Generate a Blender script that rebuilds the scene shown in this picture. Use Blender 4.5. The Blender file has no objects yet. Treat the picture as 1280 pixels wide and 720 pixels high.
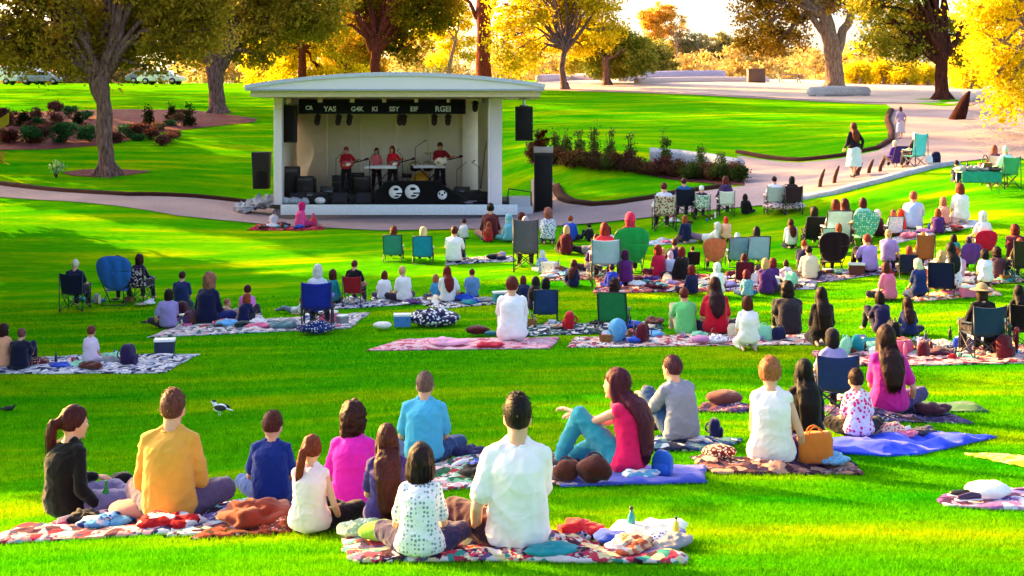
import bpy, math, random, colorsys
import numpy as np
from mathutils import Vector, Matrix, noise, Euler
from mathutils.geometry import delaunay_2d_cdt
R = math.radians
random.seed(7); rng = np.random.default_rng(7)
SC = bpy.context.scene
COL = SC.collection
FW, HY = 1600.0, 150.0          # focal length in photo pixels, eye-level row

# ------------------------------------------------------------------ terrain height
_ctl = [(640,800,5),(640,691,7.1),(640,581,10.2),(640,519,13),(640,480,16),(640,435,20.8),(640,385,26),(640,335,31.4),(640,309,36),(640,292,40),
 (100,640,10.4),(212,652,8.6),(0,462,19),(90,388,28.5),(0,330,36),(0,246,50),(150,330,36),(250,397,27),(400,403,25),(443,382,28),(380,283,44),(530,327,34),(680,302,39),
 (1200,363,26),(1100,341,29),(1040,302,34),(930,331,31.5),(1180,285,31),(1260,268,31.5),(1240,236,36),(860,270,40),(980,262,38.5),(1068,222,41),(1140,207,43),
 (750,250,47),(930,235,46.5),(800,214,52),(900,230,48.5),(1000,200,54),(1110,186,53),(850,160,66),(850,120,88),(1100,150,66),(1100,128,82),(680,130,82),(690,205,53),
 (850,104,110),(850,98,135),(200,104,150),(100,112,110),(60,140,80),(60,185,63),(132,220,55),(280,140,80),(280,200,60),(250,250,49),(0,235,52),
 (1280,190,50),(1280,150,66),(1180,122,84),(1280,110,110),(490,273,46),(350,273,46),(640,271,46),(1250,700,6.9),(1280,600,9.6),(1240,460,17.5),(1110,520,13.2),(-100,400,28),(1400,300,30)]
_cp = [((px-640)/FW*d, d, (HY-py)/FW*d) for px,py,d in _ctl]
_cp += [(0,0,-1.75),(-8,0,-1.8),(8,0,-1.8),(-5,52,-3.5),(-9,51,-3.45),(0,52,-3.3),(-6,82,.7),(-40,90,1.0),(60,90,2.3),(-60,150,4.3),(70,150,4.6),(0,180,4.7),(-35,50,-2.4),(35,50,-.6),(-22,25,-3.9),(25,22,-2.9),(20,8,-2.4),(-15,8,-2.7)]
_P = np.array(_cp, float)
def _phi(r2): return np.sqrt(r2 + 16.0)
def _fit():
    n = len(_P); X = _P[:, :2]
    A = _phi(((X[:,None]-X[None])**2).sum(-1)) - np.eye(n)*0.12
    Q = np.c_[np.ones(n), X/50]
    M = np.block([[A, Q],[Q.T, np.zeros((3,3))]])
    return np.linalg.solve(M, np.r_[_P[:,2], 0,0,0])
_W = _fit()
def Hn(x, y):
    x = np.clip(np.asarray(x,float), -75, 75); y = np.clip(np.asarray(y,float), -3, 185)
    sh = x.shape; x = x.ravel(); y = y.ravel(); out = np.empty(len(x))
    for i in range(0, len(x), 20000):
        a = x[i:i+20000]; b = y[i:i+20000]
        r2 = (a[:,None]-_P[None,:,0])**2 + (b[:,None]-_P[None,:,1])**2
        out[i:i+20000] = _phi(r2)@_W[:-3] + _W[-3] + _W[-2]*a/50 + _W[-1]*b/50
    return out.reshape(sh)
def H(x, y): return float(Hn(np.array([x]), np.array([y]))[0])
_D = np.geomspace(3, 230, 1200)
def hit(px, py):
    """where the photo's pixel meets the ground"""
    x = (px-640)/FW*_D; z = (HY-py)/FW*_D
    g = z - Hn(x, _D); k = np.nonzero(g < 0)[0]
    if len(k) == 0: d = _D[-1]
    elif k[0] == 0: d = _D[0]
    else:
        i = k[0]; t = g[i-1]/(g[i-1]-g[i]); d = _D[i-1]+t*(_D[i]-_D[i-1])
    X = (px-640)/FW*d
    return Vector((X, d, H(X, d)))
def at(px, py, d): return Vector(((px-640)/FW*d, d, (HY-py)/FW*d))

# ------------------------------------------------------------------ colours and materials
def lin(h):
    h = h.lstrip('#'); c = [int(h[i:i+2],16)/255 for i in (0,2,4)]
    return tuple((v/12.92 if v <= .04045 else ((v+.055)/1.055)**2.4) for v in c)
_mats = {}
def newmat(name):
    m = bpy.data.materials.new(name); m.use_nodes = True
    nt = m.node_tree; b = nt.nodes['Principled BSDF']; return m, nt, b
def N(nt, typ, **kw):
    n = nt.nodes.new(typ)
    for k, v in kw.items():
        if k.startswith('_'): setattr(n, k[1:], v)
        else: n.inputs[k.replace('_',' ')].default_value = v
    return n
def noisebump(nt, b, scale, strength, dist=.02, detail=4, vec=None):
    t = N(nt,'ShaderNodeTexNoise',Scale=scale,Detail=detail); bp = N(nt,'ShaderNodeBump',Strength=strength,Distance=dist)
    if vec is None:
        tc = nt.nodes.new('ShaderNodeTexCoord'); vec = tc.outputs['Object']
    nt.links.new(vec, t.inputs['Vector'])
    nt.links.new(t.outputs['Fac'], bp.inputs['Height']); nt.links.new(bp.outputs['Normal'], b.inputs['Normal']); return t
def ramp(nt, stops, interp='LINEAR'):
    r = nt.nodes.new('ShaderNodeValToRGB'); cr = r.color_ramp; cr.interpolation = interp
    while len(cr.elements) < len(stops): cr.elements.new(.5)
    for e, (p, c) in zip(cr.elements, stops): e.position = p; e.color = (*c, 1)
    return r
def flat(col, rough=.6, metal=0, bump=.15, scale=30, var=.12, name=None, sheen=0):
    key = ('flat', col, rough, metal, bump, scale, var, sheen)
    if key in _mats: return _mats[key]
    m, nt, b = newmat(name or 'surface'); c = lin(col) if isinstance(col, str) else col
    b.inputs['Roughness'].default_value = rough; b.inputs['Metallic'].default_value = metal
    if sheen: b.inputs['Sheen Weight'].default_value = sheen
    t = noisebump(nt, b, scale, bump, .01)
    r = ramp(nt, [(.3, tuple(v*(1-var) for v in c)), (.7, tuple(min(1,v*(1+var)) for v in c))])
    nt.links.new(t.outputs['Fac'], r.inputs['Fac']); nt.links.new(r.outputs['Color'], b.inputs['Base Color'])
    _mats[key] = m; return m
def cloth(col, kind='plain', col2='ffffff', scale=30):
    """fabric with weave bump; kinds: plain, dots, floral, leaf, stripe, patch"""
    key = ('cloth', col, kind, col2, scale)
    if key in _mats: return _mats[key]
    m, nt, b = newmat('fabric'); b.inputs['Roughness'].default_value = .9; b.inputs['Sheen Weight'].default_value = .15
    b.inputs['Specular IOR Level'].default_value = .2
    c = lin(col); c2 = lin(col2) if isinstance(col2,str) else None
    tc = nt.nodes.new('ShaderNodeTexCoord'); v = tc.outputs['Object']
    t = noisebump(nt, b, 6, .45, .035, 4, v); t.inputs['Distortion'].default_value=.7
    r = ramp(nt, [(.3, tuple(x*.9 for x in c)), (.7, tuple(min(1,x*1.06) for x in c))])
    nt.links.new(t.outputs['Fac'], r.inputs['Fac']); out = r.outputs['Color']
    if kind in ('dots','floral','leaf'):
        vo = N(nt,'ShaderNodeTexVoronoi',Scale=scale, Randomness=.35 if kind!='floral' else 1); nt.links.new(v, vo.inputs['Vector'])
        th = {'dots':.28,'leaf':.33,'floral':.42}[kind]
        rr = ramp(nt, [(th-.03,(1,1,1)),(th+.03,(0,0,0))]); nt.links.new(vo.outputs['Distance'], rr.inputs['Fac'])
        mx = nt.nodes.new('ShaderNodeMix'); mx.data_type='RGBA'; nt.links.new(rr.outputs['Color'], mx.inputs[0]); nt.links.new(out, mx.inputs[6])
        mx.inputs[7].default_value = (*c2,1); out = mx.outputs[2]
    elif kind == 'stripe':
        w = N(nt,'ShaderNodeTexWave',Scale=scale, Distortion=1.5); w.bands_direction='Z'; nt.links.new(v, w.inputs['Vector'])
        rr = ramp(nt, [(.45,(0,0,0)),(.55,(1,1,1))]); nt.links.new(w.outputs['Fac'], rr.inputs['Fac'])
        mx = nt.nodes.new('ShaderNodeMix'); mx.data_type='RGBA'; nt.links.new(rr.outputs['Color'], mx.inputs[0]); nt.links.new(out, mx.inputs[6])
        mx.inputs[7].default_value = (*c2,1); out = mx.outputs[2]
    nt.links.new(out, b.inputs['Base Color']); _mats[key] = m; return m
def patchwork(pal, scale=14, stretch=(1,1,1), seed=0):
    """blanket cloth printed with irregular patches of the palette"""
    key = ('pw', tuple(pal), scale, seed)
    if key in _mats: return _mats[key]
    m, nt, b = newmat('printed_fabric'); b.inputs['Roughness'].default_value = .95; b.inputs['Specular IOR Level'].default_value = .15
    tc = nt.nodes.new('ShaderNodeTexCoord'); mp = nt.nodes.new('ShaderNodeMapping'); mp.inputs['Scale'].default_value = stretch; mp.inputs['Location'].default_value=(seed*3.1,seed*1.7,0)
    nt.links.new(tc.outputs['Object'], mp.inputs['Vector']); v = mp.outputs['Vector']
    n0 = N(nt,'ShaderNodeTexNoise',Scale=scale*.35,Detail=3); nt.links.new(v, n0.inputs['Vector'])
    mxv = nt.nodes.new('ShaderNodeMix'); mxv.data_type='RGBA'; mxv.inputs[0].default_value=.12; nt.links.new(v, mxv.inputs[6]); nt.links.new(n0.outputs['Color'], mxv.inputs[7])
    vo = N(nt,'ShaderNodeTexVoronoi',Scale=scale); nt.links.new(mxv.outputs[2], vo.inputs['Vector'])
    sp = nt.nodes.new('ShaderNodeSeparateColor'); nt.links.new(vo.outputs['Color'], sp.inputs['Color'])
    k = len(pal); rr = ramp(nt, [(i/k, tuple(q*.72 for q in lin(c))) for i, c in enumerate(pal)], 'CONSTANT'); nt.links.new(sp.outputs[0], rr.inputs['Fac'])
    v2 = N(nt,'ShaderNodeTexVoronoi',Scale=scale*3.2); nt.links.new(v, v2.inputs['Vector'])
    s2 = nt.nodes.new('ShaderNodeSeparateColor'); nt.links.new(v2.outputs['Color'], s2.inputs['Color'])
    r2 = ramp(nt, [(0,lin(pal[-1])),(.2,lin(pal[0])),(.5,lin(pal[k//2])),(.8,(.42,.40,.40))], 'CONSTANT'); nt.links.new(s2.outputs[1], r2.inputs['Fac'])
    th = ramp(nt, [(.55,(0,0,0)),(.6,(1,1,1))]); nt.links.new(n0.outputs['Fac'], th.inputs['Fac'])
    mx = nt.nodes.new('ShaderNodeMix'); mx.data_type='RGBA'; nt.links.new(th.outputs['Color'], mx.inputs[0]); nt.links.new(rr.outputs['Color'], mx.inputs[6]); nt.links.new(r2.outputs['Color'], mx.inputs[7])
    nt.links.new(mx.outputs[2], b.inputs['Base Color'])
    noisebump(nt, b, 9, .9, .04, 6, v); _mats[key] = m; return m

def grass_nodes(nt, b, blade=False):
    g = nt.nodes.new('ShaderNodeNewGeometry'); pos = g.outputs['Position']
    mp = nt.nodes.new('ShaderNodeMapping'); mp.inputs['Scale'].default_value = (.16,.75,.0); mp.inputs['Rotation'].default_value = (0,0,R(-7)); nt.links.new(pos, mp.inputs['Vector'])
    a = N(nt,'ShaderNodeTexNoise',Scale=1.0,Detail=6,Roughness=.62); nt.links.new(mp.outputs['Vector'], a.inputs['Vector'])
    mp2 = nt.nodes.new('ShaderNodeMapping'); mp2.inputs['Scale'].default_value = (1.3,3.2,.5); nt.links.new(pos, mp2.inputs['Vector'])
    f = N(nt,'ShaderNodeTexNoise',Scale=2.2,Detail=8,Roughness=.75); nt.links.new(mp2.outputs['Vector'], f.inputs['Vector'])
    r1 = ramp(nt, [(.34,(.018,.28,.0015)),(.51,(.085,.34,.0015)),(.68,(.31,.42,.002))]); nt.links.new(a.outputs['Fac'], r1.inputs['Fac'])  # random grass tint; the yellow end also paints in sunlit streaks
    r2 = ramp(nt, [(.3,(.55,.6,.5)),(.5,(1,1,1)),(.72,(1.35,1.2,1))]); nt.links.new(f.outputs['Fac'], r2.inputs['Fac'])
    mx = nt.nodes.new('ShaderNodeMix'); mx.data_type='RGBA'; mx.blend_type='MULTIPLY'; mx.inputs[0].default_value=.9
    nt.links.new(r1.outputs['Color'], mx.inputs[6]); nt.links.new(r2.outputs['Color'], mx.inputs[7])
    return mx.outputs[2], pos
def grass_mat():
    m, nt, b = newmat('lawn_grass'); col, pos = grass_nodes(nt, b)
    nt.links.new(col, b.inputs['Base Color']); b.inputs['Roughness'].default_value = 1; b.inputs['Specular IOR Level'].default_value = .0
    mp = nt.nodes.new('ShaderNodeMapping'); mp.inputs['Scale'].default_value = (1,1,.2); nt.links.new(pos, mp.inputs['Vector'])
    t = N(nt,'ShaderNodeTexNoise',Scale=9,Detail=10,Roughness=.8); nt.links.new(mp.outputs['Vector'], t.inputs['Vector'])
    bp = N(nt,'ShaderNodeBump',Strength=.55,Distance=.08); nt.links.new(t.outputs['Fac'], bp.inputs['Height']); nt.links.new(bp.outputs['Normal'], b.inputs['Normal'])
    return m
def blade_mat():
    m, nt, b = newmat('grass_blades'); col, pos = grass_nodes(nt, b); nt.nodes.remove(b)
    g = nt.nodes.new('ShaderNodeNewGeometry'); rr = ramp(nt, [(0,(.6,.75,.6)),(.6,(1.1,1.1,1)),(1,(1.5,1.25,1))]); nt.links.new(g.outputs['Random Per Island'], rr.inputs['Fac'])
    mx = nt.nodes.new('ShaderNodeMix'); mx.data_type='RGBA'; mx.blend_type='MULTIPLY'; mx.inputs[0].default_value=1
    nt.links.new(col, mx.inputs[6]); nt.links.new(rr.outputs['Color'], mx.inputs[7])
    d = nt.nodes.new('ShaderNodeBsdfDiffuse'); t = nt.nodes.new('ShaderNodeBsdfTranslucent'); s = nt.nodes.new('ShaderNodeMixShader'); s.inputs[0].default_value=.4
    for q in (d,t): nt.links.new(mx.outputs[2], q.inputs['Color'])
    nt.links.new(d.outputs[0], s.inputs[1]); nt.links.new(t.outputs[0], s.inputs[2]); nt.links.new(s.outputs[0], nt.nodes['Material Output'].inputs['Surface'])
    return m
def leaf_mat(cols, trans=.45):
    key = ('leaf', tuple(cols), trans)
    if key in _mats: return _mats[key]
    m, nt, b = newmat('leaves'); nt.nodes.remove(b)
    g = nt.nodes.new('ShaderNodeNewGeometry'); cs = [lin(c) for c in cols]
    nz = N(nt,'ShaderNodeTexNoise',Scale=.55,Detail=3); nt.links.new(g.outputs['Position'], nz.inputs['Vector'])
    ad = nt.nodes.new('ShaderNodeMath'); ad.operation='MULTIPLY_ADD'; ad.inputs[1].default_value=.55; nt.links.new(g.outputs['Random Per Island'], ad.inputs[0])
    m2 = nt.nodes.new('ShaderNodeMath'); m2.operation='MULTIPLY_ADD'; m2.inputs[1].default_value=1.6; m2.inputs[2].default_value=-.55; nt.links.new(nz.outputs['Fac'], m2.inputs[0]); nt.links.new(m2.outputs[0], ad.inputs[2])
    rr = ramp(nt, [(i/(len(cs)-1), c) for i, c in enumerate(cs)]); nt.links.new(ad.outputs[0], rr.inputs['Fac'])
    d = nt.nodes.new('ShaderNodeBsdfDiffuse'); t = nt.nodes.new('ShaderNodeBsdfTranslucent'); s = nt.nodes.new('ShaderNodeMixShader'); s.inputs[0].default_value=trans
    for q in (d,t): nt.links.new(rr.outputs['Color'], q.inputs['Color'])
    nt.links.new(d.outputs[0], s.inputs[1]); nt.links.new(t.outputs[0], s.inputs[2]); nt.links.new(s.outputs[0], nt.nodes['Material Output'].inputs['Surface'])
    _mats[key] = m; return m
def bark_mat(c1, c2):
    key = ('bark', c1, c2)
    if key in _mats: return _mats[key]
    m, nt, b = newmat('bark'); b.inputs['Roughness'].default_value=.95; b.inputs['Specular IOR Level'].default_value=.1
    tc = nt.nodes.new('ShaderNodeTexCoord'); mp = nt.nodes.new('ShaderNodeMapping'); mp.inputs['Scale'].default_value=(5,5,1.0); nt.links.new(tc.outputs['Object'], mp.inputs['Vector'])
    t = N(nt,'ShaderNodeTexNoise',Scale=2.2,Detail=9,Roughness=.7); nt.links.new(mp.outputs['Vector'], t.inputs['Vector'])
    rr = ramp(nt, [(.35,lin(c1)),(.65,lin(c2))]); nt.links.new(t.outputs['Fac'], rr.inputs['Fac']); nt.links.new(rr.outputs['Color'], b.inputs['Base Color'])
    bp = N(nt,'ShaderNodeBump',Strength=.9,Distance=.12); nt.links.new(t.outputs['Fac'], bp.inputs['Height']); nt.links.new(bp.outputs['Normal'], b.inputs['Normal'])
    _mats[key] = m; return m

# ------------------------------------------------------------------ mesh helpers
class G:
    def __init__(s): s.v = []; s.f = []
    def add(s, V, F):
        n = len(s.v); s.v += [tuple(p) for p in V]; s.f += [tuple(i+n for i in f) for f in F]; return s
    def box(s, c, sz, M=None, top=None):
        x,y,z = sz[0]/2, sz[1]/2, sz[2]/2; tx, ty = (top if top else (1,1))
        V = [Vector((a*x*(tx if k>0 else 1), b*y*(ty if k>0 else 1), k*z)) for k in (-1,1) for a,b in ((-1,-1),(1,-1),(1,1),(-1,1))]
        if M is not None: V = [M@p for p in V]
        c = Vector(c)
        return s.add([p+c for p in V], [(3,2,1,0),(4,5,6,7),(0,1,5,4),(1,2,6,5),(2,3,7,6),(3,0,4,7)])
    def loft(s, rings, cap=True):
        n = len(rings[0]); V = [p for r in rings for p in r]; F = []
        for i in range(len(rings)-1):
            for j in range(n):
                k = (j+1)%n; F.append((i*n+j, i*n+k, (i+1)*n+k, (i+1)*n+j))
        if cap: F.append(tuple(range(n-1,-1,-1))); F.append(tuple((len(rings)-1)*n+j for j in range(n)))
        return s.add(V, F)
    def limb(s, pts, rad, n=10, flat=1.0, up=None, caps=True):
        """tapered tube through pts; rounded ends"""
        P = [Vector(p) for p in pts]; rad = list(rad); rings = []
        T = []
        for i in range(len(P)):
            a = P[max(i-1,0)]; b = P[min(i+1,len(P)-1)]; t = (b-a); T.append(t.normalized() if t.length > 1e-9 else Vector((0,0,1)))
        ref = Vector(up) if up else (Vector((0,1,0)) if abs(T[0].y) < .9 else Vector((1,0,0)))
        def ring(p, t, r):
            x = ref.cross(t)
            if x.length < 1e-4: x = Vector((1,0,0)).cross(t)
            x.normalize(); y = t.cross(x).normalized()
            return [p + x*(math.cos(2*math.pi*k/n)*r) + y*(math.sin(2*math.pi*k/n)*r*flat) for k in range(n)]
        if caps:
            for q in (.98,.75,.4): rings.append(ring(P[0]-T[0]*rad[0]*q, T[0], rad[0]*math.sqrt(max(.02,1-q*q))))
        for p,t,r in zip(P,T,rad): rings.append(ring(p,t,r))
        if caps:
            for q in (.4,.75,.98): rings.append(ring(P[-1]+T[-1]*rad[-1]*q, T[-1], rad[-1]*math.sqrt(max(.02,1-q*q))))
        return s.loft(rings)
    def cyl(s, a, b, r, r2=None, n=12): return s.limb([a,b],[r, r if r2 is None else r2], n, caps=False)
    def ell(s, c, r, M=None, n=14, m=9, fn=None):
        c = Vector(c); V = []
        for i in range(m+1):
            ph = math.pi*(i+.0)/m if 0<i<m else (1e-2 if i==0 else math.pi-1e-2)
            for j in range(n):
                a = 2*math.pi*j/n; p = Vector((math.sin(ph)*math.cos(a)*r[0], math.sin(ph)*math.sin(a)*r[1], math.cos(ph)*r[2]))
                if fn: p = fn(p)
                if M is not None: p = M@p
                V.append(p+c)
        F = []
        for i in range(m):
            for j in range(n):
                k=(j+1)%n; F.append((i*n+k, i*n+j, (i+1)*n+j, (i+1)*n+k))
        F.append(tuple(range(n))); F.append(tuple(m*n+n-1-j for j in range(n)))
        return s.add(V,F)
    def sheet(s, fn, nu, nv, th=.006):
        """closed thin cloth following fn(u,v)->Vector, u,v in 0..1"""
        A = [[Vector(fn(i/nu, j/nv)) for j in range(nv+1)] for i in range(nu+1)]
        B = []
        for i in range(nu+1):
            row = []
            for j in range(nv+1):
                du = A[min(i+1,nu)][j]-A[max(i-1,0)][j]; dv = A[i][min(j+1,nv)]-A[i][max(j-1,0)]
                nn = du.cross(dv); nn = nn.normalized() if nn.length>1e-9 else Vector((0,0,1)); row.append(A[i][j]-nn*th)
            B.append(row)
        w = nv+1; o = (nu+1)*w
        V = [p for r_ in A for p in r_]+[p for r_ in B for p in r_]; F=[]
        for i in range(nu):
            for j in range(nv):
                a=i*w+j; F.append((a,a+w,a+w+1,a+1)); F.append((o+a,o+a+1,o+a+w+1,o+a+w))
        for i in range(nu):
            a=i*w; F.append((a,o+a,o+a+w,a+w)); a=i*w+nv; F.append((a,a+w,o+a+w,o+a))
        for j in range(nv):
            a=j; F.append((a,a+1,o+a+1,o+a)); a=nu*w+j; F.append((a,o+a,o+a+1,a+1))
        return s.add(V,F)
    def torus(s, c, R1, r, M=None, n=28, k=8, arc=1.0):
        V=[];F=[];c=Vector(c); nn = n if arc>=1 else n+1
        for i in range(nn):
            a=2*math.pi*arc*i/n
            for j in range(k):
                b=2*math.pi*j/k; p=Vector(((R1+r*math.cos(b))*math.cos(a),(R1+r*math.cos(b))*math.sin(a),r*math.sin(b)))
                if M is not None: p=M@p
                V.append(p+c)
        for i in range(n):
            i2=(i+1)%nn
            for j in range(k): F.append((i*k+j,i2*k+j,i2*k+(j+1)%k,i*k+(j+1)%k))
        if arc<1: F.append(tuple(range(k-1,-1,-1))); F.append(tuple((nn-1)*k+j for j in range(k)))
        return s.add(V,F)
    def mesh(s, name, smooth=True):
        me = bpy.data.meshes.new(name); me.from_pydata([tuple(p) for p in s.v], [], s.f)
        if smooth: me.polygons.foreach_set('use_smooth', [True]*len(me.polygons))
        me.update(); return me
def obj(name, g, mat, parent=None, smooth=True, bevel=0, loc=None, rot=None):
    me = g if isinstance(g, bpy.types.Mesh) else g.mesh(name, smooth)
    o = bpy.data.objects.new(name, me); COL.objects.link(o)
    if mat is not None:
        if len(me.materials) == 0: me.materials.append(mat)
        elif me.materials[0] != mat:
            o.material_slots[0].link = 'OBJECT'; o.material_slots[0].material = mat
    if parent: o.parent = parent
    if loc is not None: o.location = loc
    if rot is not None: o.rotation_euler = rot
    if bevel:
        b = o.modifiers.new('edge','BEVEL'); b.width = bevel; b.segments = 2; b.limit_method='ANGLE'; b.angle_limit=R(40)
    return o
def tag(o, label=None, cat=None, group=None, kind=None):
    if label: o['label'] = label
    if cat: o['category'] = cat
    if group: o['group'] = group
    if kind: o['kind'] = kind
    return o
def empty(name, loc, rotz=0, scale=1):
    o = bpy.data.objects.new(name, None); COL.objects.link(o); o.location = loc; o.rotation_euler = (0,0,rotz); o.scale=(scale,)*3; o.empty_display_size=.1; return o
def npmesh(name, V, F):
    """quads or tris from numpy arrays"""
    me = bpy.data.meshes.new(name); me.vertices.add(len(V)); me.vertices.foreach_set('co', V.astype(np.float32).ravel())
    k = F.shape[1]; me.loops.add(F.size); me.loops.foreach_set('vertex_index', F.astype(np.int32).ravel())
    me.polygons.add(len(F)); me.polygons.foreach_set('loop_start', np.arange(0,F.size,k,dtype=np.int32)); me.polygons.foreach_set('loop_total', np.full(len(F),k,dtype=np.int32))
    me.update(calc_edges=True); return me

# ------------------------------------------------------------------ ground sheet
def build_ground():
    ys = np.r_[np.linspace(-40,0,9)[:-1], np.linspace(0,4,9)[:-1], np.geomspace(4,200,330), np.geomspace(215,2500,14)]
    us = np.r_[-6,-3.5,-2.2,-1.5,np.linspace(-1.0,1.0,321),1.5,2.2,3.5,6]
    Y, U = np.meshgrid(ys, us, indexing='ij'); X = U*(np.abs(Y)*.62+4); Z = Hn(X, Y)
    V = np.stack([X,Y,Z],-1).reshape(-1,3); m = len(us); n = len(ys)
    i, j = np.meshgrid(np.arange(n-1), np.arange(m-1), indexing='ij'); a = (i*m+j).ravel()
    me = npmesh('lawn', V, np.stack([a,a+1,a+m+1,a+m],-1)); me.polygons.foreach_set('use_smooth',[True]*len(me.polygons))
    o = bpy.data.objects.new('lawn', me); COL.objects.link(o); me.materials.append(grass_mat()); tag(o, 'mown green lawn sloping down to the stage and up again behind', kind='structure'); return o
build_ground()

def region(poly, step, off, name, mat, thick=0, relief=0, rfreq=1.2, px=True, kind='structure', label=None, seed=0, edgelow=True, fn=None):
    """a sheet over the ground bounded by the given outline"""
    pts = [hit(*p).xy for p in poly] if px else [Vector(p) for p in poly]
    # subdivide boundary
    B = []
    for i in range(len(pts)):
        a = pts[i]; b = pts[(i+1)%len(pts)]; k = max(1,int((b-a).length/step))
        for t in range(k): B.append(a.lerp(b,t/k))
    nb = len(B); xs = [p.x for p in B]; ys = [p.y for p in B]
    inner = []
    bx = np.array(xs); by = np.array(ys); bx2 = np.roll(bx,-1); by2 = np.roll(by,-1)
    r = random.Random(seed)
    y = min(ys)
    while y < max(ys):
        x = min(xs)
        while x < max(xs):
            qx = x+r.uniform(-.2,.2)*step; qy = y+r.uniform(-.2,.2)*step
            c = ((by>qy)!=(by2>qy)); xi = (bx2-bx)*(qy-by)/(by2-by+1e-12)+bx
            if np.count_nonzero(c & (qx<xi))%2 and np.min((bx-qx)**2+(by-qy)**2) > (step*.5)**2: inner.append(Vector((qx,qy)))
            x += step
        y += step
    allp = B+inner
    V, E, F, *_ = delaunay_2d_cdt(allp, [(i,(i+1)%nb) for i in range(nb)], [], 1, 1e-5)
    X = np.array([p.x for p in V]); Y = np.array([p.y for p in V]); Z = Hn(X,Y)+off
    if relief or fn:
        for i in range(len(V)):
            de = math.sqrt(np.min((bx-X[i])**2+(by-Y[i])**2)); w = min(1, de/(step*2)) if edgelow else 1
            if fn: Z[i] += fn(X[i],Y[i])*w
            else: Z[i] += relief*w*max(-.3, noise.noise(Vector((X[i]*rfreq, Y[i]*rfreq, seed*7.3)))+.35*noise.noise(Vector((X[i]*rfreq*3, Y[i]*rfreq*3, seed)))+.25)
    g = G(); g.v = [(X[i],Y[i],Z[i]) for i in range(len(V))]
    g.f = []
    for f in F:
        a,b,c = [Vector(g.v[k]) for k in f[:3]]
        g.f.append(tuple(f) if (b-a).cross(c-a).z > 0 else tuple(reversed(f)))
    if thick:
        n = len(g.v); g.v += [(x,y_,z-thick) for x,y_,z in g.v]; top = list(g.f)
        ec = {}
        for f in top:
            for k in range(len(f)): ec[(f[k], f[(k+1)%len(f)])] = 1
        for f in top: g.f.append(tuple(n+k for k in reversed(f)))
        for (a,b) in list(ec):
            if (b,a) not in ec: g.f.append((b,a,n+a,n+b))
    o = obj(name, g, mat); 
    if kind: tag(o, label, kind=kind)
    return o

def ribbon(pts, w, h, name, mat, px=True, off=0, step=.5, parent=None):
    """raised strip along a line over the ground (kerb, edging)"""
    P = [hit(*p).xy for p in pts] if px else [Vector(p) for p in pts]; Q=[]
    for i in range(len(P)-1):
        k = max(1,int((P[i+1]-P[i]).length/step))
        for t in range(k): Q.append(P[i].lerp(P[i+1],t/k))
    Q.append(P[-1]); rings=[]
    for i,p in enumerate(Q):
        t = (Q[min(i+1,len(Q)-1)]-Q[max(i-1,0)]).normalized(); nrm = Vector((-t.y,t.x)); ww = w*(1+.25*noise.noise(Vector((p.x,p.y,1))))
        a = p+nrm*ww/2; b = p-nrm*ww/2; za=H(a.x,a.y)+off; zb=H(b.x,b.y)+off
        rings.append([Vector((a.x,a.y,za-.1)),Vector((a.x,a.y,za+h*.8)),Vector((p.x,p.y,(za+zb)/2+h)),Vector((b.x,b.y,zb+h*.8)),Vector((b.x,b.y,zb-.1))])
    return obj(name, G().loft(rings), mat, parent)

def speckle(cols, scale, rough=.95, bump=.6, dist=.03, detail=8, stretch=(1,1,1)):
    m, nt, b = newmat('ground_cover'); b.inputs['Roughness'].default_value=rough; b.inputs['Specular IOR Level'].default_value=.15
    g = nt.nodes.new('ShaderNodeNewGeometry'); mp = nt.nodes.new('ShaderNodeMapping'); mp.inputs['Scale'].default_value=stretch; nt.links.new(g.outputs['Position'], mp.inputs['Vector'])
    t = N(nt,'ShaderNodeTexNoise',Scale=scale,Detail=detail,Roughness=.8); nt.links.new(mp.outputs['Vector'], t.inputs['Vector'])
    k = len(cols); rr = ramp(nt, [(.3+.4*i/(k-1), lin(c)) for i,c in enumerate(cols)]); nt.links.new(t.outputs['Fac'], rr.inputs['Fac'])
    t2 = N(nt,'ShaderNodeTexNoise',Scale=.35,Detail=4); nt.links.new(g.outputs['Position'], t2.inputs['Vector'])
    r2 = ramp(nt, [(.3,(.78,.76,.78)),(.7,(1.08,1.06,1.04))]); nt.links.new(t2.outputs['Fac'], r2.inputs['Fac'])
    mx = nt.nodes.new('ShaderNodeMix'); mx.data_type='RGBA'; mx.blend_type='MULTIPLY'; mx.inputs[0].default_value=1; nt.links.new(rr.outputs['Color'], mx.inputs[6]); nt.links.new(r2.outputs['Color'], mx.inputs[7])
    nt.links.new(mx.outputs[2], b.inputs['Base Color'])
    bp = N(nt,'ShaderNodeBump',Strength=bump,Distance=dist); nt.links.new(t.outputs['Fac'], bp.inputs['Height']); nt.links.new(bp.outputs['Normal'], b.inputs['Normal'])
    return m
M_path = speckle(['8c7a80','a39094','b8a4a2'], 14, bump=.25, dist=.01)
M_lot = speckle(['b9a9a6','cdbcb6','d8c8c0'], 6, bump=.2, dist=.01)
M_mulch = speckle(['34151a','5e2e34','8a4e50','45201f'], 9, bump=1, dist=.06)
M_soil = speckle(['4d3e3a','8f7f82','b8a9ad','5f4d44'], 8, bump=1, dist=.08)
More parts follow.
